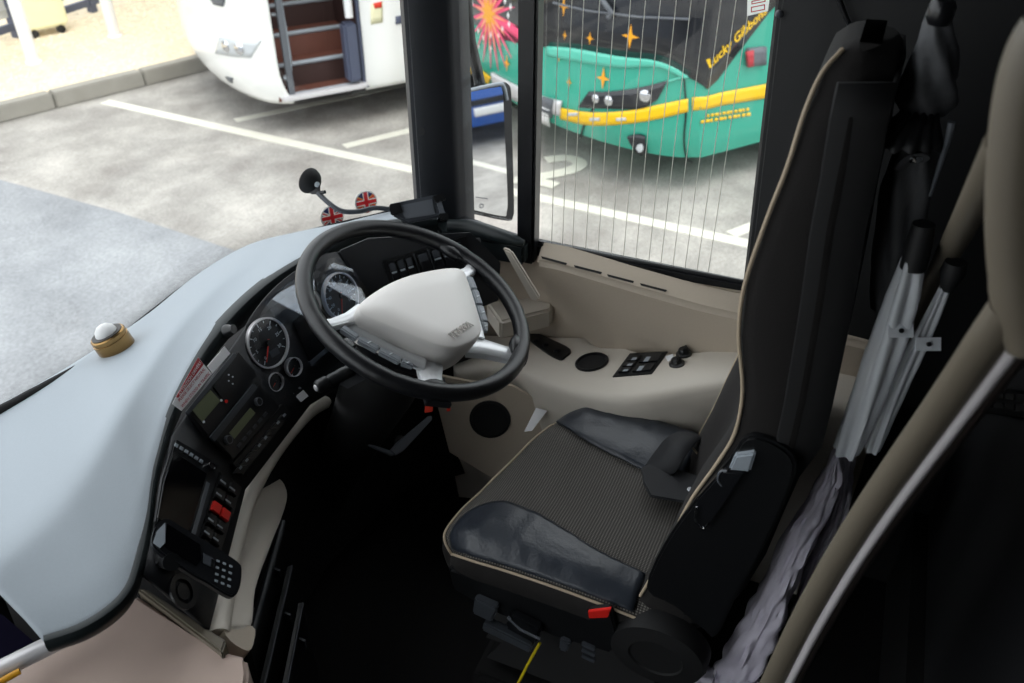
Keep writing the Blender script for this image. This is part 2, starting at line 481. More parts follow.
# ------------------------------------------------------------------ coaches
class Coach:
    """side (nearest us) is the plane b=0, nose points along -a; surface is addressed by (s, z)"""
    def __init__(s, O, r, a0, k, c, width=2.55, length=9.0, zb=.28, height=3.3, far=1.0):
        s.O = V((O[0], O[1], G)); s.r = V((r[0], r[1], 0)).normalized(); s.b = V((-s.r.y, s.r.x, 0))
        s.far = far
        s.a0, s.k, s.c, s.W, s.L, s.zb, s.H = a0, k, c, width, length, zb, height
        s.corner = a0+k+c
    def plan(s, b):
        t = (b-s.W/2)/(s.W/2); t = max(-1, min(1, t))
        return s.a0+s.k*t*t*(1 if t < 0 else s.far)+s.c*abs(t)**10
    def rake(s, z):          # z above the ground
        q = 0
        if z > 1.45: q += (z-1.45)*.16+max(0, z-2.6)**2*.5
        if z < .62: q += (.62-z)**2*1.1
        return q
    def tuck(s, z):          # how far the side leans in
        q = 0
        if z < .5: q += (.5-z)**2*.8
        if z > 2.7: q += (z-2.7)**2*.6
        return q
    def surf(s, q, z, off=0.0):
        if q >= 0:
            a = s.plan(q)+s.rake(z); b = q
            e = .01; da = (s.plan(min(s.W, q+e))-s.plan(max(0, q-e)))/(2*e)
            n = (s.r*-1+s.b*da).normalized()
        else:
            a = s.corner-q+s.rake(z)*max(0, 1+q/.5); b = s.tuck(z); n = -s.b
        if 0 <= q < .15: b += s.tuck(z)*(1-q/.15)
        return s.O+s.r*a+s.b*b+V((0, 0, z))+n*off
    def hit(s, px, py):
        rr = ray(px, py)
        def inside(t):
            p = CAM+rr*t-s.O; a, b, z = p.dot(s.r), p.dot(s.b), p.z
            if b < s.tuck(z) or b > s.W: return False
            return a > s.plan(b)+s.rake(z)
        t = 3.0
        while t < 16 and not inside(t): t += .01
        lo, hi = t-.01, t
        for _ in range(30):
            mm = (lo+hi)/2
            if inside(mm): hi = mm
            else: lo = mm
        p = CAM+rr*hi-s.O; a, b = p.dot(s.r), p.dot(s.b)
        if b < .004+s.tuck(p.z) and a > s.corner-.03+s.rake(p.z)*.9: return (-(a-s.corner), p.z)
        return (b, p.z)
    def shell(s, z0, z1, q0, q1, nq=60, nz=24):
        m = MB(); m.grid(lambda u, v: s.surf(q0+(q1-q0)*u, z0+(z1-z0)*v), nq, nz)
        return m
    def body(s, name, m, parent, gap=None):
        """full shell: near side, nose, far side, roof, tail"""
        zs = [s.zb, .3, .36, .42, .5, .58, .66, .8, 1.0, 1.2, 1.45, 1.7, 2.0, 2.4, 2.7, 2.9, 3.1, s.H]
        zs = sorted(set(z for z in zs if z >= s.zb))
        qs = [-(s.L-s.corner), -4, -2, -1, -.6, -.3, -.1, -.03]+[s.W*(i/48) for i in range(49)]
        rings = []
        for z in zs:
            rg = [s.surf(q, z) for q in qs]
            far = s.O+s.b*(s.W-s.tuck(z))+V((0, 0, z))
            rg += [far+s.r*(s.corner+s.rake(z)+.3), far+s.r*2, far+s.r*s.L]
            rings.append(rg)
        mb = MB(); mb.loft(rings, True, True)
        return mb.build(name, m, parent, smooth=35)
    def band(s, top, bot, off=.006, n=None, rows=3, th=.008, smooth_pts=True, px=True):
        if smooth_pts: top = spline2(top, 5); bot = spline2(bot, 5)
        T = [s.hit(*p) for p in top] if px else top
        B = [s.hit(*p) for p in bot] if px else bot
        def lerp(c, u):
            f = u*(len(c)-1); i = min(int(f), len(c)-2); f -= i
            return (c[i][0]*(1-f)+c[i+1][0]*f, c[i][1]*(1-f)+c[i+1][1]*f)
        N = n or max(len(T), len(B))*2
        m = MB()
        def fn(u, v):
            a, b = lerp(T, u), lerp(B, u)
            return s.surf(a[0]*(1-v)+b[0]*v, a[1]*(1-v)+b[1]*v, off)
        m.grid(fn, N, rows)
        return m
    def poly(s, pxs, off=.01, hub=None):
        P = [s.hit(*p) for p in pxs]
        c = hub and s.hit(*hub) or (sum(p[0] for p in P)/len(P), sum(p[1] for p in P)/len(P))
        m = MB(); c3 = m.bm.verts.new(s.surf(*c, off)); vs = m.verts([s.surf(*p, off) for p in P])
        for i in range(len(vs)): m.face([c3, vs[i], vs[(i+1) % len(vs)]])
        return m
    def star(s, cx, cy, R, m, parent, name='star', k=4, w=.22, off=.012):
        q, z = s.hit(cx, cy)
        mb = MB(); c3 = mb.bm.verts.new(s.surf(q, z, off))
        vs = []
        for i in range(2*k):
            rr = R if i % 2 == 0 else R*w; a = PI*i/k+PI/2
            if k == 4 and i % 4 == 2: rr *= .7
            vs.append(mb.bm.verts.new(s.surf(q-rr*math.cos(a), z+rr*math.sin(a), off)))
        for i in range(2*k): mb.face([c3, vs[i], vs[(i+1) % (2*k)]])
        return mb.build(name, m, parent, smooth=0, solid=.004)
    def wheel(s, a, parent, side=0):
        o = s.O+s.r*a+s.b*(.06 if side == 0 else s.W-.34)+V((0, 0, .48))
        MB().lathe(o, s.b, [(.3, 0), (.42, -.01), (.48, .03), (.48, .24), (.42, .28), (.3, .27)], 28).build('tyre', 'tyre', parent)

SIDE = (.81, -.59)
def green_coach():
    c = Coach((5.65, 1.31), SIDE, -.2, .45, .15, width=3.0, zb=.3, far=.25)
    t = thing('green_coach', 'green touring coach with yellow stripe and firework decoration, seen through the side window', 'coach', c.surf(0, 0))
    c.body('body_shell', 'busgreen', t)
    for a in (2.2, 7.2): c.wheel(a, t)
    # dark windscreen, lower edge read on the nose
    low = [(440, 30), (470, 22), (500, 38), (540, 46), (575, 49), (620, 56), (655, 60), (676, 68), (689, 77)]
    B = [c.hit(*p) for p in spline2(low, 4)]; B = [(2.5, B[0][1]), (2.2, B[0][1])]+B
    T = [(q, 2.75) for q, z in B]
    c.band(T, B, px=False, smooth_pts=False, off=.008, rows=10, n=60).build('windscreen', 'busglass', t, solid=.01)
    # side glass ending in a point
    V_ = [B[-1], c.hit(693, 79), c.hit(698, 82), c.hit(706, 89), c.hit(716, 80), c.hit(735, 55), c.hit(771, 8)]
    Bq = V_+[(V_[-1][0]-.4, V_[-1][1]+.15), (-6.5, V_[-1][1]+.2)]
    c.band([(q, 2.6) for q, z in Bq], Bq, px=False, smooth_pts=False, off=.008, rows=10, n=50).build('side_window', 'busglass', t, solid=.01)
    # lower edge of the windscreen, its white reflection painted as lighter green
    c.band([(548, 46), (575, 48), (620, 56), (655, 60), (676, 68), (689, 77)], [(548, 55), (575, 61), (620, 67), (655, 66), (672, 72), (684, 78)], off=.012).build('windscreen_ledge', 'busgreen2', t, solid=.01)
    # yellow stripe
    c.band([(558, 107), (592, 112), (630, 110), (660, 104), (688, 98)], [(562, 119), (592, 125), (630, 123), (660, 118), (688, 111)], off=.012).build('yellow_stripe', 'busyellow', t, solid=.004)
    c.band([(692, 97), (720, 92), (768, 83)], [(692, 110), (720, 105), (768, 97)], off=.012, smooth_pts=False).build('yellow_stripe', 'busyellow', t, solid=.004)
    q1 = c.hit(768, 83); q2 = c.hit(768, 97)
    c.band([q1, (-7, q1[1])], [q2, (-7, q2[1])], px=False, smooth_pts=False, off=.012).build('yellow_stripe', 'busyellow', t, solid=.004)
    c.band([(467, 58), (480, 68), (492, 77)], [(467, 68), (478, 78), (490, 84)], off=.012).build('yellow_stripe', 'busyellow', t, solid=.004)
    # headlight
    h = c.band([(590, 91), (610, 91), (640, 87), (668, 80)], [(579, 107), (600, 108), (640, 108), (658, 99)], off=.012).build('headlight', 'busglass', t, solid=.012)
    for (x, y, R) in ((597, 98, .045), (610, 100, .05), (646, 95, .06)):
        q, z = c.hit(x, y)
        o = c.surf(q, z, .02); n = (c.surf(q, z, .1)-c.surf(q, z, 0)).normalized()
        MB().lathe(o, n, [(R*.72, -.01), (R*.72, .004), (R*.6, .008), (R*.2, .012)], 16).build('lamp_lens', 'chrome', h)
    for (x, y) in ((574, 114), (596, 119), (622, 119)):
        c.band([(x-5, y-1.5), (x+5, y-2)], [(x-5, y+1.5), (x+5, y+1)], off=.016, smooth_pts=False).build('marker_light', 'lamp', t, solid=.006)
    # grey bumper insert and number plate
    c.band([(493, 72), (515, 84), (540, 95), (563, 101)], [(497, 90), (515, 99), (540, 109), (562, 115)], off=.014).build('bumper_insert', 'silver', t, solid=.02)
    pl = c.band([(542, 104), (553, 109)], [(543, 121), (553, 126)], off=.03, smooth_pts=False).build('number_plate', 'white', t, solid=.012)
    c.band([(545, 96), (556, 99)], [(544, 113), (555, 117)], off=.03, smooth_pts=False).build('tow_cover', 'greymetal', t, solid=.012)
    # skirt lower lip, fog lamp, seams
    c.band([(628, 136), (638, 134), (646, 136)], [(636, 150), (642, 154), (648, 151)], off=.012).build('fog_lamp', 'busglass', t, solid=.02)
    q, z = c.hit(641, 146)
    MB().lathe(c.surf(q, z, .02), -c.r, [(.04, 0), (.04, .01), (.02, .016)], 14).build('fog_lens', 'lamp', t)
    for seam in ([(684, 78), (686, 110), (684, 140), (688, 158), (694, 163)], [(594, 108), (586, 122), (581, 138)]):
        c.band([(x-.9, y) for x, y in seam], [(x+.9, y) for x, y in seam], off=.012, rows=1).build('panel_seam', 'deep', t, solid=.003)
    seam = [(668, 81), (678, 78), (687, 75)]
    c.band([(x, y-1) for x, y in seam], [(x, y+1) for x, y in seam], off=.013, rows=1).build('panel_seam', 'busgreen2', t, solid=.003)
    # side lamp
    sl = c.band([(746, 48), (764, 46)], [(746, 66), (764, 64)], off=.012, smooth_pts=False).build('side_lamp', 'greymetal', t, solid=.03)
    c.band([(743, 51), (750, 49)], [(745, 66), (750, 65)], off=.03, smooth_pts=False).build('lamp_lens', 'label_red', sl, solid=.02)
    # stars and firework
    for (x, y, R, mm) in ((631, 36, .13, 'busorange'), (604, 78, .12, 'busorange'), (591, 38, .07, 'busorange'), (565, 6, .11, 'busorange'), (566, 35, .05, 'busorange'), (570, 82, .06, 'busorange'), (508, 63, .1, 'busorange'), (531, 11, .06, 'busorange'), (560, 57, .05, 'busorange'), (492, 48, .07, 'white'), (480, 46, .04, 'white')):
        c.star(x, y, R*.66, mm, t)
    c.star(491, 13, .46, 'pink', t, 'firework', 20, .3, .014)
    c.star(491, 13, .3, 'salmon', t, 'firework', 16, .3, .02)
    c.star(491, 13, .13, 'busorange', t, 'firework', 9, .5, .026)
    for i in range(18):
        a = i*2*PI/18+.1; r0 = 22 if i % 2 else 19; x, y = 491+r0*math.cos(a), 13+r0*math.sin(a)*1.15
        if y < -8: continue
        c.star(x, y, .028, 'white', t, 'spark', 4, .5, .016)
    c.band([(498, 18), (516, 26), (534, 40)], [(495, 22), (513, 34), (534, 50)], off=.016).build('firework_tail', 'pink', t, solid=.003)
    # yellow lettering: slanted words on the side glass
    q0, z0 = c.hit(735, 41)
    def on(x, y, ca=None):
        qa, za = c.hit(716, 61); qb, zb_ = c.hit(757, 21)
        y += .035
        L = math.hypot(qb-qa, zb_-za); ux, uz = (qb-qa)/L, (zb_-za)/L
        return c.surf((qa+qb)/2+ux*x+uz*y, (za+zb_)/2+uz*x-ux*y, .02)
    text('lettering', 'Lucky Gibbons', None, (1, 0, 0), (0, 0, 1), .094, 'busyellow', t, th=0, shear=.25, bold=.018, fn=on)
    for k, (xa, xb, yy) in enumerate(((706, 749, 111), (700, 750, 117))):
        for i in range(11):
            x = xa+(xb-xa)*i/11; w = (xb-xa)/11*(.55+.3*((i*7+k) % 3)/2); y = yy+3-(x-xa)*.16
            c.band([(x, y), (x+w, y-w*.16)], [(x, y+3), (x+w, y+3-w*.16)], off=.012, smooth_pts=False, rows=1).build('small_lettering', 'busyellow', t, solid=.003)
    # wiper
    W = [c.surf(*c.hit(x, y), .05) for x, y in ((600, -20), (607, 0), (616, 12), (612, 16))]
    MB().tube(W, .018).build('wiper', 'greymetal', t)
    W = [c.surf(*c.hit(x, y), .03) for x, y in ((556, 2), (590, 10), (640, 16), (690, 18))]
    MB().tube(W, .008).build('wiper_blade', 'greymetal', t)
green_coach()

def white_coach():
    c = Coach((5.34, 4.91), SIDE, .17, .22, .13, zb=.3)
    t = thing('white_coach', 'white touring coach with its brown-stepped passenger door open', 'coach', c.surf(0, 0))
    # door opening (s, z) on the side
    dL0 = c.hit(282, 100); dR0 = c.hit(364, 84)
    qa, qb = c.hit(281, 98)[0], c.hit(366, 80)[0]
    qa = min(qa, -.04)
    zs0 = .36
    # body: shell in pieces round the door
    zs = [.3, .34, .4, .48, .56, .64, .8, 1.0, 1.2, 1.45, 1.7, 2.0, 2.3, 2.4, 2.7, 2.9, 3.1, 3.3]
    def piece(qs, zz, name='body_panel'):
        m = MB(); rows = [m.verts([c.surf(q, z) for q in qs]) for z in zz]
        for a, b in zip(rows, rows[1:]):
            for i in range(len(qs)-1): m.face([a[i], a[i+1], b[i+1], b[i]])
        return m
    front = [c.W*(i/48) for i in range(49)]
    m = piece([qa]+[qa*.6, qa*.3, -.005]+front, zs).build('front_panel', 'buswhite', t, solid=.02)
    piece([-(c.L-c.corner), -4, -3, -2, (qb-.8), (qb-.3), qb], zs).build('side_panel', 'buswhite', t, solid=.02)
    piece([qb, (qa+qb)/2, qa], [z for z in zs if z >= 2.4]).build('door_header', 'buswhite', t, solid=.02)
    far = lambda a, z: c.O+c.r*a+c.b*c.W+V((0, 0, z))
    m = MB(); m.prism([far(.6, .3), far(c.L, .3), far(c.L, 3.3), far(.6, 3.3)], c.b*-.02); m.build('far_side_panel', 'buswhite', t)
    m = MB(); m.prism([c.O+c.r*.9+V((0, 0, 3.28)), c.O+c.r*c.L+V((0, 0, 3.28)), far(c.L, 3.28), far(.9, 3.28)], (0, 0, .03)); m.build('roof', 'buswhite', t)
    m = MB(); m.prism([c.O+c.r*c.L+V((0, 0, .3)), far(c.L, .3), far(c.L, 3.3), c.O+c.r*c.L+V((0, 0, 3.3))], c.r*-.02); m.build('tail_panel', 'buswhite', t)
    m = MB(); m.prism([c.O+c.r*(c.corner-qb)+c.b*.1+V((0, 0, .34)), c.O+c.r*c.L+c.b*.1+V((0, 0, .34)), far(c.L, .34), far(.6, .34), c.O+c.r*.65+c.b*.75+V((0, 0, .34)), c.O+c.r*(c.corner-qb)+c.b*.75+V((0, 0, .34))], (0, 0, .03)); m.build('underfloor', 'deep', t)
    for a in (2.6, 7.2): c.wheel(a, t)
    # windscreen + side glass high up
    c.band([(q, 2.75) for q in (.06, 1.2, 2.45)], [(.06, 1.62), (1.2, 1.5), (2.45, 1.62)], px=False, smooth_pts=False, n=40, rows=10, off=.014).build('windscreen', 'busglass', t, solid=.01)
    c.band([(qb-.25, 2.6), (-8, 2.6)], [(qb-.25, 1.7), (-8, 1.7)], px=False, smooth_pts=False, n=10, off=.014).build('side_window', 'busglass', t, solid=.01)
    # headlight, badge, tow flap, upper dark lamp
    h = c.band([(221, 37), (240, 38), (262, 40)], [(217, 53), (235, 56), (252, 57)], off=.014).build('headlight', 'lamp', t, solid=.012)
    for x, y in ((228, 46), (241, 48)):
        q, z = c.hit(x, y); o = c.surf(q, z, .02)
        MB().lathe(o, (c.surf(q, z, 1)-c.surf(q, z, 0)), [(.055, 0), (.05, .01), (.02, .02)], 16).build('lamp_lens', 'chrome', h)
    c.band([(227, 76), (234, 78)], [(230, 81), (234, 83)], off=.014, smooth_pts=False).build('tow_flap', 'greymetal', t, solid=.01)
    c.band([(182, 27), (186, 31)], [(185, 40), (188, 43)], off=.014, smooth_pts=False).build('badge', 'greymetal', t, solid=.01)
    c.band([(210, -6), (227, -6)], [(216, 4), (225, 6)], off=.016).build('wiper_mount', 'greymetal', t, solid=.02)
    # door frame
    k = c.surf
    def fr(q, z0=.32, z1=2.4, w=.05):
        p = k(q, z0); m = MB(); m.prism([p-c.r*w/2-c.b*.015, p+c.r*w/2-c.b*.015, p+c.r*w/2+c.b*.02, p-c.r*w/2+c.b*.02], (0, 0, z1-z0)); return m
    fr(qa).build('door_frame', 'greymetal', t); fr(qb).build('door_frame', 'fenceframe', t)
    # stair well: 4 brown steps rising into the coach
    A = c.corner-qa; Bq = c.corner-qb
    for i in range(5):
        z = .36+.2*i; b0 = .05+.2*i
        m = MB(); m.prism([c.O+c.r*A+c.b*b0+V((0, 0, z-.02)), c.O+c.r*Bq+c.b*b0+V((0, 0, z-.02)), c.O+c.r*Bq+c.b*(b0+.215)+V((0, 0, z-.02)), c.O+c.r*A+c.b*(b0+.215)+V((0, 0, z-.02))], (0, 0, .025))
        m.build('step_tread', 'stepwood', t)
        m = MB(); m.prism([c.O+c.r*A+c.b*(b0+.19)+V((0, 0, z)), c.O+c.r*Bq+c.b*(b0+.19)+V((0, 0, z)), c.O+c.r*Bq+c.b*(b0+.2)+V((0, 0, z)), c.O+c.r*A+c.b*(b0+.2)+V((0, 0, z))], (0, 0, .18))
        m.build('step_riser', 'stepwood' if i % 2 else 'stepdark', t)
        p = c.O+c.b*(b0-.004)+V((0, 0, z))
        MB().tube([p+c.r*A, p+c.r*Bq], .02).build('step_nosing', 'pad', t)
    m = MB(); m.prism([c.O+c.r*A+c.b*.04+V((0, 0, .32)), c.O+c.r*A+c.b*1.3+V((0, 0, .32)), c.O+c.r*A+c.b*1.3+V((0, 0, 2.4)), c.O+c.r*A+c.b*.04+V((0, 0, 2.4))], c.r*-.02); m.build('stair_wall', 'stepwood', t)
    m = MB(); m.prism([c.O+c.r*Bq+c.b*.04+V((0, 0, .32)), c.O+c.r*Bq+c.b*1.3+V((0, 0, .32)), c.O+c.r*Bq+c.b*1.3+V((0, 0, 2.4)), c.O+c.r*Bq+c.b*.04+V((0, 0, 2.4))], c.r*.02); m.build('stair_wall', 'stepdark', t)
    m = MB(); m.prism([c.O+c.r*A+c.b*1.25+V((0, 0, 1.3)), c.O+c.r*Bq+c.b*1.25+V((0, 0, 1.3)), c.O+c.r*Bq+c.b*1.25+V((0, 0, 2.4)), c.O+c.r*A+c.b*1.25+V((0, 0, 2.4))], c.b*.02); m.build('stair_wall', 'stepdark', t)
    sp = c.O+V((0, 0, .33))
    m = MB(); m.prism([sp+c.r*A-c.b*.03, sp+c.r*Bq-c.b*.03, sp+c.r*Bq+c.b*.06, sp+c.r*A+c.b*.06], (0, 0, .045)); m.bevel(.01).build('door_sill', 'silver', t)
    # swing-plug door leaf folded back at the rear edge, grab rails
    p = c.O+c.r*(Bq-.11)+c.b*.02+V((0, 0, 0))
    MB().tube([p+V((0, 0, .95))-c.b*.05, p+V((0, 0, 2.2))-c.b*.05], .035, 14).build('door_post', 'white', t)
    m = MB(); m.prism([p+V((0, 0, .4))-c.r*.06-c.b*.06, p+V((0, 0, .4))+c.r*.06-c.b*.06, p+V((0, 0, .4))+c.r*.06+c.b*.06, p+V((0, 0, .4))-c.r*.06+c.b*.06], (0, 0, .5)); m.bevel(.02).build('door_motor_cover', 'fenceframe', t)
    h0 = c.O+c.r*(A+.12)
    MB().tube(spline([h0+c.b*.1+V((0, 0, 1.7)), h0+c.b*.08+V((0, 0, 1.1)), h0+c.b*.06+V((0, 0, .62)), h0+c.b*.05+c.r*-.06+V((0, 0, .5))], 6), .022).build('grab_rail', 'pad', t)
    for zz in (1.02, 1.3): MB().tube([h0+c.b*.08+V((0, 0, zz)), h0+c.b*.1+c.r*-.08+V((0, 0, zz))], .015).build('rail_bracket', 'pad', t)
    # sticker and side lamp on the panel behind the door
    c.band([(370, 4), (382, 1)], [(370, 24), (382, 22)], off=.014, smooth_pts=False).build('sticker', 'paleyellow', t, solid=.004)
    c.band([(372, 3), (381, 1)], [(374, 8), (381, 7)], off=.018, smooth_pts=False).build('sticker_emblem', 'redtag', t, solid=.004)
    c.band([(395, 16), (412, 13)], [(395, 24), (412, 21)], off=.014, smooth_pts=False).build('side_lamp', 'fenceframe', t, solid=.01)
white_coach()

# ================================================================== BUS SHELL
LX, RX = -1.05, 1.56
def shell():
    # floor of the cab
    m = MB(); m.prism([(LX, -.3, -.06), (RX, -.3, -.06), (RX, 1.25, -.06), (LX, 1.25, -.06)], (0, 0, .06))
    struct(m.build('floor', 'carpet'))
    m = MB(); m.prism([(LX, -4, -.06), (RX, -4, -.06), (RX, -.3, -.06), (LX, -.3, -.06)], (0, 0, .3))
    struct(m.build('floor_platform', 'carpet'))
    m = MB(); m.prism([(LX, -4, 2.1), (RX, -4, 2.1), (RX, 1.1, 2.1), (LX, 1.1, 2.1)], (0, 0, .05))
    struct(m.build('ceiling', 'headliner'))
    m = MB(); m.prism([(LX, -4, -.06), (RX, -4, -.06), (RX, -4, 2.1), (LX, -4, 2.1)], (0, -.05, 0))
    struct(m.build('wall_back', 'wallgrey'))
    # front bulkhead below the windscreen
    m = MB(); m.prism([(LX, 1.27, -.5), (RX+.02, 1.27, -.5), (RX+.02, 1.27, .5), (LX, 1.27, .5)], (0, .05, 0))
    struct(m.build('wall_front', 'wallgrey'))
    # left wall with the entrance door glass at its front
    m = MB()
    for (y0, y1, z0, z1) in ((-4, .45, -.06, 2.1), (.45, 1.3, -.5, .1), (.45, 1.3, 1.95, 2.15), (.38, .5, 0, 2.1)):
        m.prism([(LX, y0, z0), (LX, y1, z0), (LX, y1, z1), (LX, y0, z1)], (-.05, 0, 0))
    struct(m.build('wall_left', 'wallgrey'))
    m = MB(); m.prism([(LX-.02, .45, .1), (LX-.02, 1.27, .1), (LX-.02, 1.27, 1.95), (LX-.02, .45, 1.95)], (-.008, 0, 0))
    struct(m.build('door_1', 'glass', smooth=0), 'glazed entrance door')
    # right wall below and behind the window
    zs = .765
    m = MB()
    m.prism([(RX, -4, -.06), (RX, 1.27, -.06), (RX, 1.27, .5), (RX, .93, .55), (RX, .93, .70), (RX, -4, .70)], (.05, 0, 0))
    m.prism([(RX, -4, .6), (RX, -.1, .6), (RX, -.1, 2.1), (RX, -4, 2.1)], (.05, 0, 0))
    m.prism([(RX, -.2, 1.9), (RX, 1.1, 1.9), (RX, 1.1, 2.12), (RX, -.2, 2.12)], (.05, 0, 0))
    struct(m.build('wall_right', 'wallgrey'))
shell()

# side window frame: real pieces in the plane x = GX
GX = 1.555
def side_window():
    pl = Plane((GX, 0, 0), (-1, 0, 0), (0, -1, 0))
    h = lambda px, py: pl.hit(px, py)
    # sill line points
    s0, s1 = h(463, 216), h(525, 227)
    e = h(742, 283)
    # inner beige-side lines
    zt = 1.9
    def bar(y0, y1, z0, z1, th=.035, x=GX):
        m = MB(); m.prism([(x, y0, z0), (x, y1, z0), (x, y1, z1), (x, y0, z1)], (-th, 0, 0)); return m
    yA = h(463, 205).y; yB0 = h(523.5, 200).y; yB1 = h(540.5, 220).y; yC = h(757, 200).y
    zb = h(541, 238).z
    za = h(470, 214).z
    # window_3: small front quarter light; window_2: large driver's window
    o = bar(yB0, yA, za-.0, zt, .006, GX+.012).build('window_3', 'glass', smooth=0); struct(o, 'small front quarter window')
    o = bar(yC-.02, yB1, zb-.01, zt, .006, GX+.012).build('window_2', 'glass', smooth=0); struct(o, "driver's side window")
    wf = bar(yB1, yB0, zb-.05, zt, .04).bevel(.006).build('window_frame', 'satin', o)
    # bottom frame rail following the sill
    p = [V((GX+.005, yC-.06, h(755, 283).z+.002)), V((GX+.005, yB1, zb-.008)), V((GX+.005, yA+.02, za-.008))]
    m = MB(); lo = .026
    L3 = (.016, .031, .03); pb = [q-V((0, 0, l_)) for q, l_ in zip(p, L3)]
    m.prism([p[0], p[1], p[2], pb[2], pb[1], pb[0]], (-.022, 0, 0)); m.bevel(.004)
    global SILL; SILL = [V((1.54, q.y, q.z)) for q in pb]
    m.build('window_sill', 'satin', o)
    m = MB(); m.tube([p[0]+V((-.012, 0, .001)), p[1]+V((-.012, 0, .001))], .004, 6); m.build('window_seal', 'black', o)
    # heating wires
    wm = []
    xs = [578, 594, 609, 625, 640, 655, 671, 686, 701, 716, 731, 745, 566, 553]
    for x in sorted(xs):
        t = h(x+4, 0).y; b = h(x-4+(0), 262).y
        a = V((GX+.011, t, 1.88)); k = V((GX+.011, t, zb-.01))
        MB().tube([a, k], .0008, 5).build('heating_wire', 'wire', o)
    # red warning sticker on the glass
    q = Plane((GX+.004, 0, 0), (-1, 0, 0), (0, -1, 0))
    st = thing('window_sticker', 'white sticker with red printed boxes at the top right corner of the side window', 'sticker', q.hit(759, 4))
    slab([(748, -22), (773, -25), (768, 11), (747, 16)], q, .001).build('sticker_backing', 'sticker', st)
    q2 = q.up(.0012)
    for (xa, xb, ya, yb) in ((752, 766, -9, -2), (751.5, 765.5, 1, 4.5), (751, 765, 7, 12.5)):
        sl = -.2*(xb-xa)
        for (y0, y1) in ((ya, ya+.9), (yb-.9, yb)):
            slab([(xa, y0), (xb, y0+sl), (xb, y1+sl), (xa, y1)], q2, .0004).build('red_print', 'stickerred', st, smooth=0)
        for (x0, x1) in ((xa, xa+.9), (xb-.9, xb)):
            slab([(x0, ya-.2*(x0-xa)), (x1, ya-.2*(x1-xa)), (x1, yb-.2*(x1-xa)), (x0, yb-.2*(x0-xa))], q2, .0004).build('red_print', 'stickerred', st, smooth=0)
    return yA, yC, zb, za
yA, yC, ZB, ZA = side_window()

def pillars():
    # front corner post between windscreen and quarter light
    a = [(411, 196), (409, 100), (407, 0), (405, -60)]
    def post(px_l, px_r, x_l, x_r, name, depth, m='pillar', z0=.6, z1=2.1):
        pass
    b0, b1 = at(411, 200, x=1.53), at(465, 214, x=1.555)
    m = MB()
    yl, yr = at(410.5, 150, x=1.535).y, yA
    tp = [(1.535, yl), (1.50, yl-.03), (1.505, (yl+yr)/2), (1.535, yr+.012), (1.555, yr-.002), (1.62, yr), (1.62, yl+.02)]
    rings = []
    for z in (.55, .7, .9, 1.2, 1.5, 2.1):
        rings.append([V((x, y+(.0), z)) for x, y in tp])
    m.loft(rings); m.bevel(.008)
    struct(m.build('trim_1', 'pillar'), 'charcoal front corner post')
    # round button screw on the post
    p = V((1.51, (yl+yr)/2+.01, at(429, 131, x=1.51).z))
    bt = MB().lathe(p, (-1, -.15, 0), [(.012, -.004), (.012, .004), (.009, .007)], 20).build('screw_cap', 'black')
    tag(bt, 'round black screw cap on the front corner post', 'cap')
    # rear post and dark panel behind the driver's window
    m = MB()
    y1 = yC-.005
    prof = [(1.56, y1), (1.535, y1-.012), (1.52, y1-.06), (1.51, y1-.1), (1.50, -.3), (1.56, -.3)]
    m.loft([[V((x, (y+(z-.85)*.056+.012) if y > -.2 else y, z)) for x, y in prof] for z in (.55, .8, 1.2, 1.6, 2.1)]); m.bevel(.006)
    struct(m.build('trim_2', 'darktrim'), 'dark rear post of the driver window')
    p = at(779, 14, x=1.53)
    tag(MB().lathe(p, (-1, -.5, 0), [(.006, -.004), (.006, .003), (.003, .005)], 14).build('screw_cap', 'greymetal'), 'tiny grey screw cap on the rear window post beside the red sticker', 'cap')
    # cable on the dark panel
    pts = [at(x, y, x=1.495) for x, y in ((832, -20), (845, 15), (855, 40), (857, 70))]
    tag(MB().tube(spline(pts, 5), .004, 8).build('cable', 'black'), 'thin black cable on the dark panel above the seat back', 'cable')
pillars()

# windscreen
def windscreen():
    pts = [V((LX, 1.05, .67)), V((-.5, 1.17, .672)), V((.1, 1.215, .675)), at(-60, 437, z=.68), at(0, 409, z=.685), at(100, 351, z=.69), at(200, 275, z=.70), at(260, 242, z=.70), at(310, 229, z=.705), at(345, 220, z=.71), at(385, 211, z=.72), at(409, 202, z=.735), at(430, 198, z=.74)]
    pts = spline(pts, 4)
    m = MB()
    def f(u, v):
        i = u*(len(pts)-1); k = min(int(i), len(pts)-2); p = pts[k].lerp(pts[k+1], i-k)
        # the pane stands on the dash edge and leans back as it rises
        lean = .12*v
        return V((p.x-.02*v*u, p.y+.012-lean*(1-u**4), p.z-.012+(2.08-p.z)*v))
    m.grid(f, 40, 16)
    o = struct(m.build('window_1', 'glass', solid=.006), 'windscreen')
    MB().tube([p+V((0, .012, -.012)) for p in pts], .006, 8).build('windscreen_seal', 'deep', o)
    lo = [V((LX+.01, 1.03, .672)), V((-.45, 1.145, .68)), V((.1, 1.19, .69))]+[at(x, y, z=.70) for x, y in ((-60, 447), (-20, 422), (20, 401), (60, 378), (96, 356), (110, 346))]
    MB().tube(spline(lo, 4), [.0105]*22+[.0095, .009, .008, .007, .006, .006, .005, .005, .004, .003, .003], 10).build('windscreen_seal', 'deep', o)
    return f
WS = windscreen()

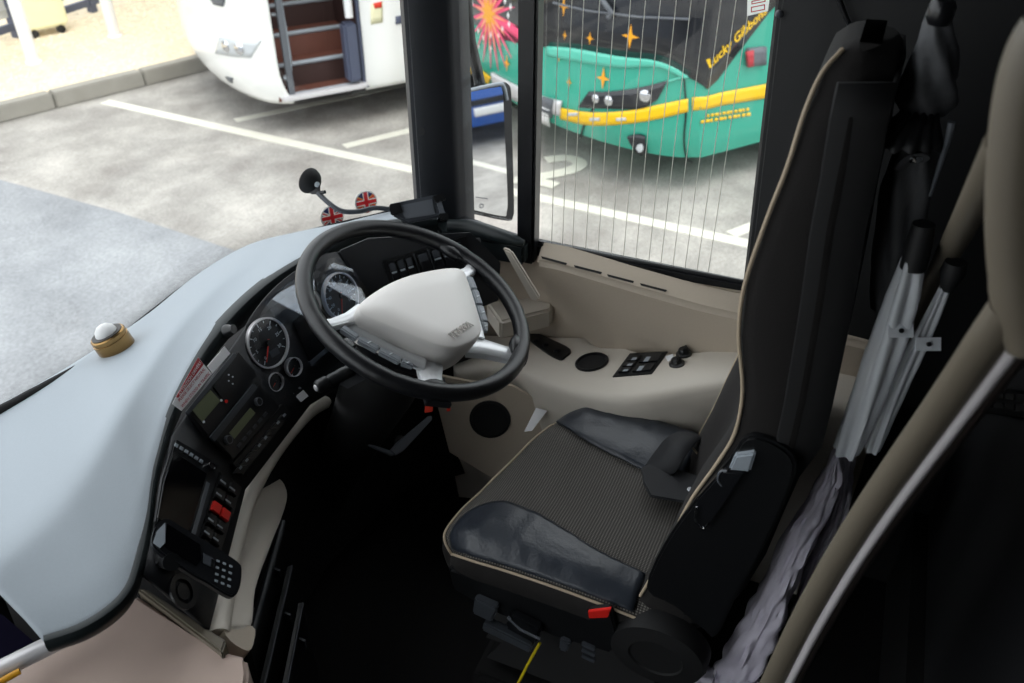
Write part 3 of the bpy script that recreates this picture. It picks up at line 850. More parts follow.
# ================================================================== DASHBOARD
T = [at(143, 575, z=.70), at(171, 437, z=.735), at(244, 330, z=.765), at(338, 252, z=.785), at(480, 238, z=.765)]
Bpx = [(208, 630), (244, 490), (309, 405), (400, 350), (490, 300)]
Bv = [at(*Bpx[0], z=.58)]
PLN = []
for k in range(4):
    p = plane3(T[k], T[k+1], Bv[k], T[k+1]-T[k]); PLN.append(p); Bv.append(p.hit(*Bpx[k+1]))
PM, PR, PC, PS = PLN   # monitor, radio, cluster, switches

dash = thing('dashboard', 'wraparound coach dashboard with pale grey top and black instrument fascia', 'dashboard', (1.0, 1.05, .5))
def dashboard():
    # --- pale grey top cowl
    O = [(-150, 480, .675), (-90, 452, .678), (-45, 430, .68), (0, 408, .69), (50, 381, .695), (100, 350, .70), (150, 316, .70), (200, 276, .705), (250, 247, .71), (300, 234, .71), (340, 226, .715), (390, 216, .725), (437, 206, .74)]
    I = [(44, 640, .70), (78, 629, .70), (106, 613, .703), (126, 594, .706), (136, 570, .71), (146, 525, .72), (154, 470, .735), (174, 405, .75), (211, 341, .765), (258, 291, .785), (308, 257, .79), (372, 226, .785), (437, 219, .775)]
    n = 6
    Os = spline([at(x, y, z=z) for x, y, z in O], n); Is = spline([at(x, y, z=z) for x, y, z in I], n)
    def f(u, v):
        i = u*(len(Os)-1); k = min(int(i), len(Os)-2); fr = i-k
        a = Os[k].lerp(Os[k+1], fr); b = Is[k].lerp(Is[k+1], fr)
        p = a.lerp(b, v)
        vc = .78-.40*u; hh = v/vc if v < vc else (1-v)/(1-vc)
        k_ = max(0, min(1, (.72-u)/.3))
        p.z += .052*k_*(hh-.06*max(0, (hh-.9)/.1)**2)*min(1, (b-a).length/.3)+.014*(1-k_)*math.sin(PI*v)*min(1, (b-a).length/.25)
        if v > .9: p.z -= .006*((v-.9)/.1)**2
        return p
    m = MB(); m.grid(f, 66, 44)
    m.build('top_cowl', 'cowl', dash, solid=.012)
    # --- dark rolled edge under the cowl lip
    m = MB()
    rings = []
    for i, p in enumerate(Is):
        t = (Is[min(i+1, len(Is)-1)]-Is[max(i-1, 0)]).normalized()
        inward = V((-t.y, t.x, 0)); c = V((1.05, .45, 0))-V((p.x, p.y, 0))
        if i == 0: flip = -1 if (Is[40]-Is[39]).cross(V((0, 0, 1))).dot(V((1.05, .45, 0))-V((Is[40].x, Is[40].y, 0))) > 0 else 1
        inward = inward*flip
        hgt = .030 if i < 18 else .030+.008*min(1, (i-18)/12)
        rings.append([p+inward*-.004+V((0, 0, .004)), p+inward*.003+V((0, 0, .001)), p+inward*.006+V((0, 0, -.006)), p+inward*.004+V((0, 0, -.018)), p+inward*-.004+V((0, 0, -hgt)), p+inward*-.02+V((0, 0, -hgt)), p+inward*-.02])
    m.loft(rings); m.build('edge_trim', 'edge', dash)
    # --- fascia
    m = MB()
    tv = [p-V((0, 0, .0)) for p in T]
    nst = 8
    rows = []
    for k in range(4):
        for j in range(nst+(1 if k == 3 else 0)):
            u = j/nst
            a = T[k].lerp(T[k+1], u); b = Bv[k].lerp(Bv[k+1], u); rows.append([a, a.lerp(b, .33), a.lerp(b, .66), b])
    vs = [m.verts(r) for r in rows]
    for a, b in zip(vs, vs[1:]):
        for i in range(3): m.face([a[i], a[i+1], b[i+1], b[i]])
    m.build('fascia', 'fascia', dash, solid=.006)
    # support box under the dash (dark) so that nothing is hollow
    m = MB()
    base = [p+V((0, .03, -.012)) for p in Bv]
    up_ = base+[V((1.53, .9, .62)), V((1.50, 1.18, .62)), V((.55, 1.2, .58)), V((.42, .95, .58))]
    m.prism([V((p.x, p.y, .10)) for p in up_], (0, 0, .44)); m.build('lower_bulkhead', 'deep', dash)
    # --- beige padded roll along the lower edge
    px = [(326, 400), (306, 412), (284, 436), (264, 464), (247, 497), (236, 530), (227, 565), (221, 600), (217, 634)]
    zz = [.545, .55, .553, .556, .558, .56, .562, .565, .568]
    pts = spline([at(x+2, y, z=z) for (x, y), z in zip(px, zz)], 5)
    m = MB(); m.tube(pts, [.008]+[.013]*(len(pts)-2)+[.012], 12, flat=1.25, side=(0, 0, 1)); lab(m.build('padded_roll', 'beige2', dash), 'pale beige padded roll')
    # lighter side box below the roll
    pl = Plane(at(255, 540, z=.52), (.45, -.45, .77), (-.4, -.9, 0))
    px = spline2([(258, 488), (272, 484), (282, 496), (280, 515), (264, 556), (250, 596), (244, 636), (218, 637), (222, 600), (236, 545)], 4, True)
    slab(px, pl, .02, -.02).bevel(.004).build('side_box', 'beige2', dash)
    pl2 = Plane(pl.hit(232, 648), pl.n)
    slab(spline2([(216, 637), (244, 637), (246, 650), (240, 662), (222, 652)], 3, True), pl, .024, -.024).build('end_block', 'beige', dash)
    # ledge strip and tan end panel
    zl = lambda x, y: at(x, y, z=.585)
    m = MB(); m.prism([zl(136, 588), zl(146, 588), zl(226, 640), zl(222, 653)], (0, 0, -.03)); m.bevel(.003).build('end_ledge', 'rail', dash)
    m = MB(); q = [at(-30, 700, z=.55), at(20, 668, z=.565), at(60, 642, z=.57), at(134, 593, z=.575), at(222, 650, z=.57), at(246, 656, z=.565), at(248, 672, z=.56), at(243, 720, z=.545), at(-30, 720, z=.545)]
    m.prism(q, (0, 0, -.35)); m.bevel(.006, 3).build('end_panel', 'tan', dash)
    # dark inset between the cowl end and the windscreen
    m = MB(); zi = .57; m.prism([V((LX+.005, 1.06, zi)), V((-.5, 1.17, zi)), V((.1, 1.21, zi)), at(-40, 436, z=zi), at(-40, 590, z=zi), at(4, 616, z=zi), at(40, 647, z=zi), at(20, 667, z=zi), at(-30, 692, z=zi), V((LX+.005, .80, zi))], (0, 0, -.05)); m.build('end_inset', 'navy', dash)

    # --- right-hand end piece (tapering dark fin towards the side window)
    pts = [at(448, 226, z=.765), at(470, 228, z=.765), at(500, 236, z=.762), at(524, 243, z=.758)]
    m = MB(); m.tube(spline(pts, 4), [.014, .015, .016, .017, .018, .018, .018, .017, .016, .014, .012, .010, .006], 12, flat=1.0); m.build('end_fin', 'edge', dash)
    m = MB(); m.prism([at(425, 207, z=.745), at(465, 214, z=.745), at(530, 238, z=.745), at(524, 246, z=.745), at(440, 232, z=.745)], (0, 0, -.05)); m.bevel(.006).build('end_shelf', 'edge', dash)
dashboard()

def fascia_parts():
    # ================= monitor section
    p = PM.up(.004)
    mo = slab([(172, 440), (217, 467), (206, 484), (190, 548), (152, 524), (159, 480)], p, .008).bevel(.002).build('monitor', 'satin', dash)
    pp = p.up(.009)
    slab([(173, 452), (206, 474), (187, 538), (157, 518), (163, 484)], pp, .0015).build('screen', 'darkscreen', mo)
    for i in range(6):
        x, y = 175+i*5.0, 443+i*3.2
        slab([(x, y), (x+3, y+2), (x+1.6, y+5), (x-1.4, y+3)], pp, .002).bevel(.0004).build('key', 'btnlight', mo)
    disc(pp, pp.hit(210, 467), .007, .004).build('knob', 'satin', mo)
    ring(pp, pp.hit(210, 467), .006, .0072, .005).build('knob_ring', 'chrome', mo)
    slab([(206, 482), (209, 484), (193, 540), (190, 538)], pp, .002).build('bezel_edge', 'greymetal', mo)
    # switch column right of the monitor
    sw = slab([(219, 472), (240, 488), (214, 566), (194, 552)], p, .005).bevel(.001).build('switch_column', 'black', dash)
    pp = p.up(.006)
    def q(u, v):   # bilinear inside the column
        a = (219+(240-219)*u, 472+(488-472)*u); b = (194+(214-194)*u, 552+(566-552)*u)
        return (a[0]*(1-v)+b[0]*v, a[1]*(1-v)+b[1]*v)
    for r in range(6):
        for c in range(2):
            u0, u1, v0, v1 = .08+.44*c, .46+.44*c, .03+.16*r, .15+.16*r
            red = r == 2
            o = slab([q(u0, v0), q(u1, v0), q(u1, v1), q(u0, v1)], pp, .006).bevel(.0012).build('rocker_switch', 'red' if red else 'satin', sw)
            if red: lab(o, 'red rocker switch')
            else: slab([q(u0+.06, v0+.03), q(u1-.06, v0+.03), q(u1-.06, v0+.05), q(u0+.06, v0+.05)], pp.up(.0062), .0006).build('switch_mark', 'btnlight', sw)
    # round blank (loudspeaker) under the phone
    o = p.hit(182, 592)
    ring(p, o, .018, .026, .004).build('speaker_ring', 'satin', dash)
    disc(p, o, .012, .003).build('speaker_cone', 'black', dash)

    # ================= radio section
    p = PR.up(.004)
    ta = slab([(184, 413), (234, 352), (254, 375), (204, 437)], p, .010).bevel(.0015).build('tachograph', 'satin', dash)
    pp = p.up(.0105)
    slab([(192, 410), (210, 390), (220, 401), (202, 422)], pp, .0012).build('lcd', 'lcd', ta)
    slab([(213, 387), (232, 364), (243, 376), (223, 399)], pp, .001).build('drawer', 'black', ta)
    slab([(185, 412), (233, 353), (236, 356), (188, 415)], pp, .002).build('top_edge', 'btn', ta)
    for (x, y) in ((228, 375), (232, 377), (228, 381), (232, 384)):
        disc(pp, pp.hit(x, y), .0015, .0015, .001, 10).build('key', 'ink', ta)
    disc(pp, pp.hit(220.5, 400.5), .0022, .0015, .001, 12).build('key', 'ink', ta)
    disc(pp, pp.hit(203, 422), .0022, .0015, .001, 12).build('key', 'ink', ta)
    disc(pp, pp.hit(225.5, 401.5), .003, .002, .001, 12).build('red_key', 'red', ta)
    ra = slab([(208, 438), (253, 383), (276, 408), (229, 460)], p, .010).bevel(.0015).build('radio', 'satin', dash)
    slab([(209, 437), (252, 384), (256, 388), (213, 442)], pp, .004).build('top_edge', 'btn', ra)
    slab([(229, 433), (250, 408), (255, 413), (234, 439)], pp, .0012).build('lcd', 'lcd', ra)
    for (x, y) in ((257, 402), (227, 440)):
        disc(pp, pp.hit(x, y), .0075, .006).build('knob', 'black', ra)
        ring(pp, pp.hit(x, y), .006, .0075, .0065).build('knob_ring', 'greymetal', ra)
    for i in range(6):
        x, y = 236+i*5.2, 446-i*6.1
        slab([(x, y), (x+3.4, y-4), (x+5.4, y-2), (x+2, y+2)], pp, .002).bevel(.0004).build('key', 'btn', ra)
    # row of rocker switches below the radio
    rw = slab([(230, 464), (280, 404), (290, 414), (240, 476)], p, .006).bevel(.001).build('switch_row', 'black', dash)
    for i in range(8):
        f0, f1 = (i+.08)/8, (i+.92)/8
        a = lambda f, v: (230+50*f+10*v, 464-60*f+(10 if v else 0)*1+ (2*v if False else 0))
        o = slab([a(f0, .12), a(f1, .12), a(f1, .9), a(f0, .9)], p.up(.006), .005).bevel(.001).build('rocker_switch', 'satin', rw)
        if i not in (2, 5):
            b = lambda f, v: (230+50*f+10*v, 464-60*f+10*v)
            slab([b(f0+.03, .66), b(f1-.03, .66), b(f1-.03, .82), b(f0+.03, .82)], p.up(.0112), .0006).build('switch_mark', 'btnlight', rw)
    k_ = PR.hit(226, 331, .004)
    MB().lathe(k_, PR.n, [(.011, 0), (.011, .006), (.008, .012), (.008, .018)], 14).build('vent_knob', 'black', dash)
    # ================= cluster: dials, clear cover and two added glare panes
    p = PC.up(.002)
    NL = Plane(p.p, (-.09, -.90, .42), (1, 0, -.15))
    def dial(px, py, R, parent, ticks, needle, nm='gauge'):
        o = p.hit(px, py)
        g = disc(p, o, R, .004, .002, 40).build(nm, 'dial', parent)
        ring(p, o, R*.965, R*1.03, .010, .002).build('chrome_ring', 'silver', g)
        m = MB()
        for i in range(ticks):
            a = math.radians(225-270*i/(ticks-1)); L = .16 if i % 2 == 0 else .09
            c, s_ = math.cos(a), math.sin(a); d = p.u*c+p.v*s_; w = p.u*-s_+p.v*c
            A = o+p.n*.0065+d*(R*.9); B = o+p.n*.0065+d*(R*(.9-L)); hw = w*(R*.016)
            m.prism([A-hw, A+hw, B+hw, B-hw], p.n*.0005)
        m.build('tick_marks', 'ink', g, smooth=0)
        d = (p.u*math.cos(needle)+p.v*math.sin(needle)); w = p.n.cross(d)
        A = o+p.n*.009
        m = MB(); m.prism([A-w*R*.045-d*R*.15, A+w*R*.045-d*R*.15, A+w*R*.012+d*R*.78, A-w*R*.012+d*R*.78], p.n*.001); m.build('needle', 'needle', g, smooth=0)
        disc(p, o, R*.13, .005, .0085, 16).build('needle_hub', 'black', g)
        return g
    bez = slab(spline2([(243, 352), (246, 325), (270, 292), (300, 268), (335, 252), (362, 270), (388, 320), (350, 352), (318, 378), (284, 402), (262, 395), (246, 372)], 4, True), p, .001).build('instrument_bezel', 'satin', dash)
    g1 = dial(265, 343, .0455, dash, 13, math.radians(228)); g2 = dial(338, 296, .046, dash, 17, math.radians(238))
    for (x, y, r) in ((291, 367, .0178), (272.5, 382, .0168), (344, 326, .0155), (363, 312, .0145)): dial(x, y, r, dash, 5, math.radians(200), 'small_gauge')
    for g, n_, (cx, cy), R in ((g1, 7, (265, 343), .0455), (g2, 9, (338, 296), .046)):
        o = p.hit(cx, cy)
        for i in range(n_):
            a = math.radians(225-270*i/(n_-1)); d = p.u*math.cos(a)+p.v*math.sin(a)
            text('numeral', str(i*20) if n_ == 9 else str(i*5), o+p.n*.0066+d*R*.62, p.u, p.v, R*.2, 'ink', g, th=.0003)
    slab([(269, 352), (277, 347), (280, 353), (272, 358)], p.up(.0065), .0006).build('odometer', 'btn', g1)
    # central display between the dials
    slab([(292, 322), (318, 300), (336, 338), (309, 362)], p.up(.002), .003).bevel(.0008).build('central_display', 'darkscreen', dash)
    slab([(308, 362), (336, 338), (338, 342), (310, 366)], p.up(.002), .004).build('display_edge', 'btn', dash)
    # curved clear cover
    m = MB()
    cs = [(250, 330), (268, 300), (296, 276), (330, 258), (352, 266)]
    bs = [(262, 392), (283, 398), (312, 376), (345, 352), (382, 322)]
    ct = spline([p.hit(*q, .03) for q in cs], 6); cb = spline([p.hit(*q, .012) for q in bs], 6)
    def f(u, v):
        i = u*(len(ct)-1); k = min(int(i), len(ct)-2)
        a = ct[k].lerp(ct[k+1], i-k); b = cb[k].lerp(cb[k+1], i-k)
        return a.lerp(b, v)+p.n*(.012*math.sin(PI*u)**1*(1-v)+.006*math.sin(PI*v))
    m.grid(f, 24, 12); m.build('clear_cover', 'lens', dash)
    for nm, out, nn, a_ in (('dial_glare_pane', [(317, 272), (333, 263), (352, 269), (366, 300), (374, 331), (345, 352), (325, 340), (317, 306)], (-.2, -.68, .70), (340, 305)),
                        ('display_glare_pane', [(264, 302), (300, 274), (314, 276), (315, 304), (300, 322), (280, 324)], (-.12, -.72, .68), (300, 318))):
        gp = Plane(p.hit(*a_, .026), nn, (1, 0, 0))  # added pane, tilted to catch the bright side window as a reflection
        slab(out, gp, .0015).build(nm, 'glarepane', dash, smooth=0)
    # two warning studs and a white label under the small gauge
    slab([(292, 399), (303, 390), (308, 396), (297, 405)], p.up(.002), .002).bevel(.0005).build('white_label', 'label_white', dash)
    for x, y in ((292, 394), (299, 388)): disc(p, p.hit(x, y), .002, .003, .001, 10).build('stud', 'btnlight', dash)
    # ================= right switch panel
    p = PS.up(.004)
    a0, a1, b1, b0 = (386, 263), (462, 240), (474, 275), (398, 300)
    def q(u, v):
        return (a0[0]*(1-u)*(1-v)+a1[0]*u*(1-v)+b1[0]*u*v+b0[0]*(1-u)*v, a0[1]*(1-u)*(1-v)+a1[1]*u*(1-v)+b1[1]*u*v+b0[1]*(1-u)*v)
    px = [(340, 250), (368, 238), (470, 232), (500, 262), (498, 300), (410, 335), (388, 318)]
    pn = slab(px, p, .003).build('switch_panel', 'fascia', dash)
    fr = slab([q(-.04, -.08), q(1.06, -.08), q(1.06, .62), q(-.04, .62)], p.up(.003), .003).bevel(.0008).build('switch_bank', 'black', dash)
    pp = p.up(.006)
    us = [(.02, .11), (.13, .22), (.24, .33), (.40, .53), (.58, .69), (.71, .83), (.85, .97)]
    for i, (u0, u1) in enumerate(us):
        o = slab([q(u0, .02), q(u1, .02), q(u1, .54), q(u0, .54)], pp, .006).bevel(.0012).build('rocker_switch', 'satin', fr)
        slab([q(u0+.01, .04), q(u1-.01, .04), q(u1-.01, .24), q(u0+.01, .24)], pp.up(.0062), .0008).build('switch_face', 'btn', o)
        if i != 3: slab([q(u0+.012, .27), q(u1-.012, .27), q(u1-.012, .315), q(u0+.012, .315)], pp.up(.0062), .0008).build('switch_mark', 'btnlight', o)
    for u in (.365, .555): slab([q(u-.008, -.02), q(u+.008, -.02), q(u+.008, .58), q(u-.008, .58)], pp, .003).build('divider', 'btn', fr)
    fr2 = slab([q(-.02, .70), q(1.04, .70), q(1.04, 1.12), q(-.02, 1.12)], p.up(.003), .002).bevel(.0006).build('switch_bank', 'black', dash)
    for i in range(8):
        u0 = .02+i*.125
        o = slab([q(u0, .76), q(u0+.1, .76), q(u0+.1, 1.05), q(u0, 1.05)], p.up(.005), .005).bevel(.001).build('rocker_switch', 'btn', fr2)
fascia_parts()

# labels stuck on the fascia
def fascia_labels():
    p = PR.up(.0075)
    st = thing('warning_label', 'red and white label asking drivers to select neutral, above the tachograph', 'label', p.hit(190, 384))
    slab([(172, 404), (198, 357.5), (211.5, 374), (181.5, 411)], p, .0006).build('label_backing', 'label_white', st)
    slab([(176, 397), (198, 357.5), (203.5, 364.5), (178, 398)], p, .0004, .0007).build('label_heading', 'label_red', st)
    def ln(s, a, b, size, m):
        A, B = p.hit(*a, .0014), p.hit(*b, .0014); text('lettering', s, (A+B)/2, B-A, p.n.cross(B-A), size, m, st, th=.0002)
    ln('ATTENTION DRIVERS', (180, 394), (200, 363), .0078, 'label_white')
    ln('PLEASE SELECT NEUTRAL', (178, 402), (205.5, 367.5), .0072, 'label_red')
    ln('WHEN STOOD IN TRAFFIC', (182, 406.5), (209.5, 373), .0072, 'label_red')
    o = slab([(207, 366), (224.5, 346.5), (230, 353.5), (212.5, 373.5)], p, .0006).build('blank_label', 'label_white')
    tag(o, 'small blank white label between the warning label and the gauges', 'label')
fascia_labels()

# ================================================================== STEERING WHEEL
WC = V((1.122, .66, .798)); WN = V((.05, -.42, .9)).normalized()
WX = V((1, 0, -.05/.9)).normalized(); WX = (WX-WN*WX.dot(WN)).normalized(); WY = WN.cross(WX)
rot = math.radians(-16)
WU = WX*math.cos(rot)+WY*math.sin(rot); WV = WN.cross(WU)
def wp(u, v, n=0): return WC+WU*u+WV*v+WN*n
def steering():
    t = thing('steering_wheel', 'large black four-spoke steering wheel with ivory hub pad', 'steering wheel', WC)
    R = .206
    N = 96; pts = []
    m = MB(); rings = []
    for k in range(N):
        a = 2*PI*k/N
        c = wp(R*math.cos(a), R*math.sin(a)); rd = WU*math.cos(a)+WV*math.sin(a)
        r = .0148
        ang = math.degrees(a) % 360
        for g in (15, 165, 215, 325):      # stitched joints
            if abs(ang-g) < 1.9: r = .0138
        rings.append([c+rd*(r*math.cos(q*PI/7))+WN*(r*1.08*math.sin(q*PI/7)) for q in range(14)])
    rings.append(rings[0]); m.loft(rings, True, False); m.build('rim', 'rim', t, smooth=60)
    # thumb swellings inside the rim
    for g in (155, 25, 235, 305):
        a = math.radians(g); pts = [wp((R-.012)*math.cos(a+d), (R-.012)*math.sin(a+d), 0) for d in (-.13, -.06, 0, .06, .13)]
        MB().tube(pts, [.004, .011, .013, .011, .004], 12).build('grip_pad', 'rim', t)
    # hub pad
    out = [(-.138, .02), (-.12, .034), (-.06, .048), (0, .053), (.06, .048), (.118, .036), (.137, .022), (.128, 0), (.10, -.045), (.065, -.095), (.04, -.118), (0, -.124), (-.04, -.118), (-.07, -.092), (-.105, -.04), (-.13, -.003)]
    out = spline2(out, 4, True)
    m = MB()
    def ringat(s, n, dv=0): return [wp(u*s, (v+.03)*s-.03+dv, n) for u, v in out]
    m.loft([ringat(.90, -.055), ringat(.97, -.02), ringat(1.0, .0), ringat(1.0, .013), ringat(.99, .018), ringat(.965, .021), ringat(.85, .0225), ringat(.82, .0245), ringat(.5, .0255), ringat(.2, .026)])
    m.build('hub_pad', 'hub', t, smooth=60)
    m = MB(); m.loft([ringat(.70, -.09), ringat(.88, -.06), ringat(.93, -.012)]); m.build('hub_base', 'black', t)
    text('embossed_lettering', 'TEMSA', wp(.004, -.098, .0262), WU*math.cos(.12)+WV*math.sin(.12), WV*math.cos(.12)-WU*math.sin(.12), .021, 'emboss', t, th=.0016)
    # spokes: two upper flat arms with button pads, two lower arms
    def arm(path, w, n0, n1, th, name, mm):
        m = MB(); rings = []
        for i, (u, v) in enumerate(path):
            f = i/(len(path)-1); nn = n0*(1-f)+n1*f
            j, k = max(0, i-1), min(len(path)-1, i+1)
            d = V((path[k][0]-path[j][0], path[k][1]-path[j][1], 0)).normalized(); s = (-d.y, d.x); ww = w[i]/2
            c = lambda sg, h: wp(u+s[0]*ww*sg, v+s[1]*ww*sg, nn+h)
            rings.append([c(-1, -th), c(1, -th), c(1, 0), c(.6, th*.5), c(-.6, th*.5), c(-1, 0)])
        m.loft(rings); m.bevel(.0015); return m.build(name, mm, t)
    for sg in (-1, 1):
        arm([(sg*.10, .035), (sg*.14, .028), (sg*.175, .030), (sg*.2, .036)], [.03, .026, .022, .026], -.004, -.004, .008, 'upper_spoke', 'spoke')
        arm([(sg*.145, .03), (sg*.132, -.01), (sg*.105, -.06), (sg*.072, -.105)], [.03, .026, .026, .03], -.012, -.02, .008, 'button_arm', 'spoke')
        arm([(sg*.05, -.10), (sg*.075, -.125), (sg*.10, -.158), (sg*.117, -.178)], [.05, .042, .036, .034], -.03, -.014, .012, 'lower_spoke', 'spoke')
        arm([(sg*.108, -.166), (sg*.122, -.186)], [.04, .046], -.014, -.008, .012, 'spoke_boot', 'rim')
        # control pad with four keys
        ctr = [(sg*.166, .018), (sg*.153, -.012), (sg*.134, -.046), (sg*.112, -.082), (sg*.098, -.10)]
        for i in range(4):
            a, b = ctr[i], ctr[i+1]
            p0 = (a[0]*.96+b[0]*.04, a[1]*.96+b[1]*.04); p1 = (a[0]*.04+b[0]*.96, a[1]*.04+b[1]*.96)
            k = arm([p0, p1], [.017 if i < 3 else .016, .017 if i < 3 else .009], -.006-.003*i, -.009-.003*i, .006, 'control_key', 'pad')
            mid = ((p0[0]+p1[0])/2, (p0[1]+p1[1])/2)
            if i: MB().box(wp(*mid, -.0035-.003*i), (.008, .0022, .001), (WU, WV, WN)).build('key_symbol', 'ink', k)
    # column behind the wheel, fixed to the dash
    c = thing('steering_column', 'black steering column behind the wheel with a stubby stalk', 'steering column', V((WC.x, WC.y+.12, .1)))
    m = MB(); ax = -WN
    m.lathe(WC-WN*.065, ax, [(.05, 0), (.062, .02), (.07, .08), (.075, .16), (.06, .3), (.05, .55), (.05, .70)], 24); m.build('shroud', 'deep', c)
    # stalk with white button end, seen left of the wheel
    e = at(316, 388, d=1.47); b = WC-WN*.09-WX*.05
    d = (b-e).normalized()
    L = (b-e).length
    m = MB(); m.lathe(e, d, [(.004, 0), (.010, .001), (.0125, .005), (.0125, .022), (.0105, .024), (.0115, .03), (.0115, .045), (.0125, .047), (.0125, .06), (.0115, .062), (.012, .09), (.009, .1), (.009, L)], 18); m.build('stalk', 'black', c)
    MB().lathe(e-d*.002, d, [(.0055, 0), (.0065, .002), (.0065, .006)], 16).build('stalk_button', 'silver', c)
    m = MB(); m.loft([[e+d*.035+WX*x+WY*y for x, y in ((-.002, -.014), (.03, -.014), (.03, -.03), (0, -.03))], [e+d*.12+WX*x+WY*y for x, y in ((-.0, -.0), (.03, 0), (.03, -.025), (0, -.03))]]); m.build('stalk_root', 'fascia', c)
    # ignition keys with red tags
    for i, (x, y, l) in enumerate(((429, 405, 'red key tag hanging below the steering wheel, the broader left one'), (449, 404, 'thin red key tag hanging below the steering wheel, the right one'))):
        p = at(x, y, d=1.62)
        k = thing('key_tag', l, 'key tag', p-V((0, 0, .02)), 'key tags under the wheel')
        MB().box(p, (.016 if i == 0 else .007, .004, .03), (V((.6, -.8, 0)), V((.8, .6, 0)), V((.25, 0, 1)).normalized())).bevel(.001).build('fob', 'redtag', k)
        MB().tube([p+V((.003, 0, .014)), p+V((.012, .015, .05))], .0015, 8).build('key_link', 'greymetal', k)
steering()

# ================================================================== SIDE WALL TRIM + CONSOLE
def side_trim():
    # beige inner lining below the sill
    m = MB()
    A = [SILL[2], SILL[1], SILL[0]+(SILL[0]-SILL[1]).normalized()*.26]
    lowz = .2
    m.prism([A[0], A[1], A[2], V((1.54, A[2].y, lowz)), V((1.54, A[0].y, lowz))], (.015, 0, 0))
    t = thing('side_lining', 'beige lining below the driver window with a raised vent panel', 'wall lining', (1.54, .3, .2))
    m.build('lining', 'beige', t)
    # raised panel
    px_f = [(534, 262), (560, 267), (640, 291), (700, 308), (742, 320), (742, 366), (700, 369), (655, 369), (620, 360), (592, 347), (568, 328), (548, 300)]
    pl = Plane((1.495, 0, 0), (-1, 0, 0), (0, -1, 0))
    front = [pl.hit(*p) for p in px_f]
    back = [V((1.54, p.y, p.z)) for p in front]
    # top ledge slopes back up to the lining
    for i in range(5): back[i].z += .035
    for i in (4, 5): front[i].y -= .3; back[i].y -= .3
    m = MB(); m.loft([back, front]); m.bevel(.008, 3); m.build('raised_panel', 'beige', t)
    # vent slots along the ledge
    f0, f1 = front[0], front[3]; b0, b1 = back[0], back[3]
    sl = [((541, 257), (567, 264)), ((574, 266), (602, 273)), ((607, 275), (634, 282)), ((640, 284), (667, 291))]
    lp = plane3(f0, f1, b0); lp2 = lp.up(.005)
    for a, b in sl:
        slab([(a[0], a[1]-.8), (b[0], b[1]-.8), (b[0]-1, b[1]+1.2), (a[0]+1, a[1]+1.6)], lp2, .0012).build('vent_slot', 'deep', t)
    # pale post strip and block near the wheel
    pl = Plane((1.47, 0, 0), (-1, -.3, .2), (0, -1, 0))
    slab([(503, 246), (512, 249), (541, 296), (533, 300)], pl, .015, -.015).bevel(.004).build('post_strip', 'beige2', t)
    m = MB(); z1 = .58
    m.prism([at(486, 302, z=z1), at(540, 295, z=z1), at(553, 303, z=z1), at(552, 309, z=z1), at(500, 322, z=z1)], (0, 0, -.05)); m.bevel(.006, 3).build('storage_block', 'beige2', t)
side_trim()

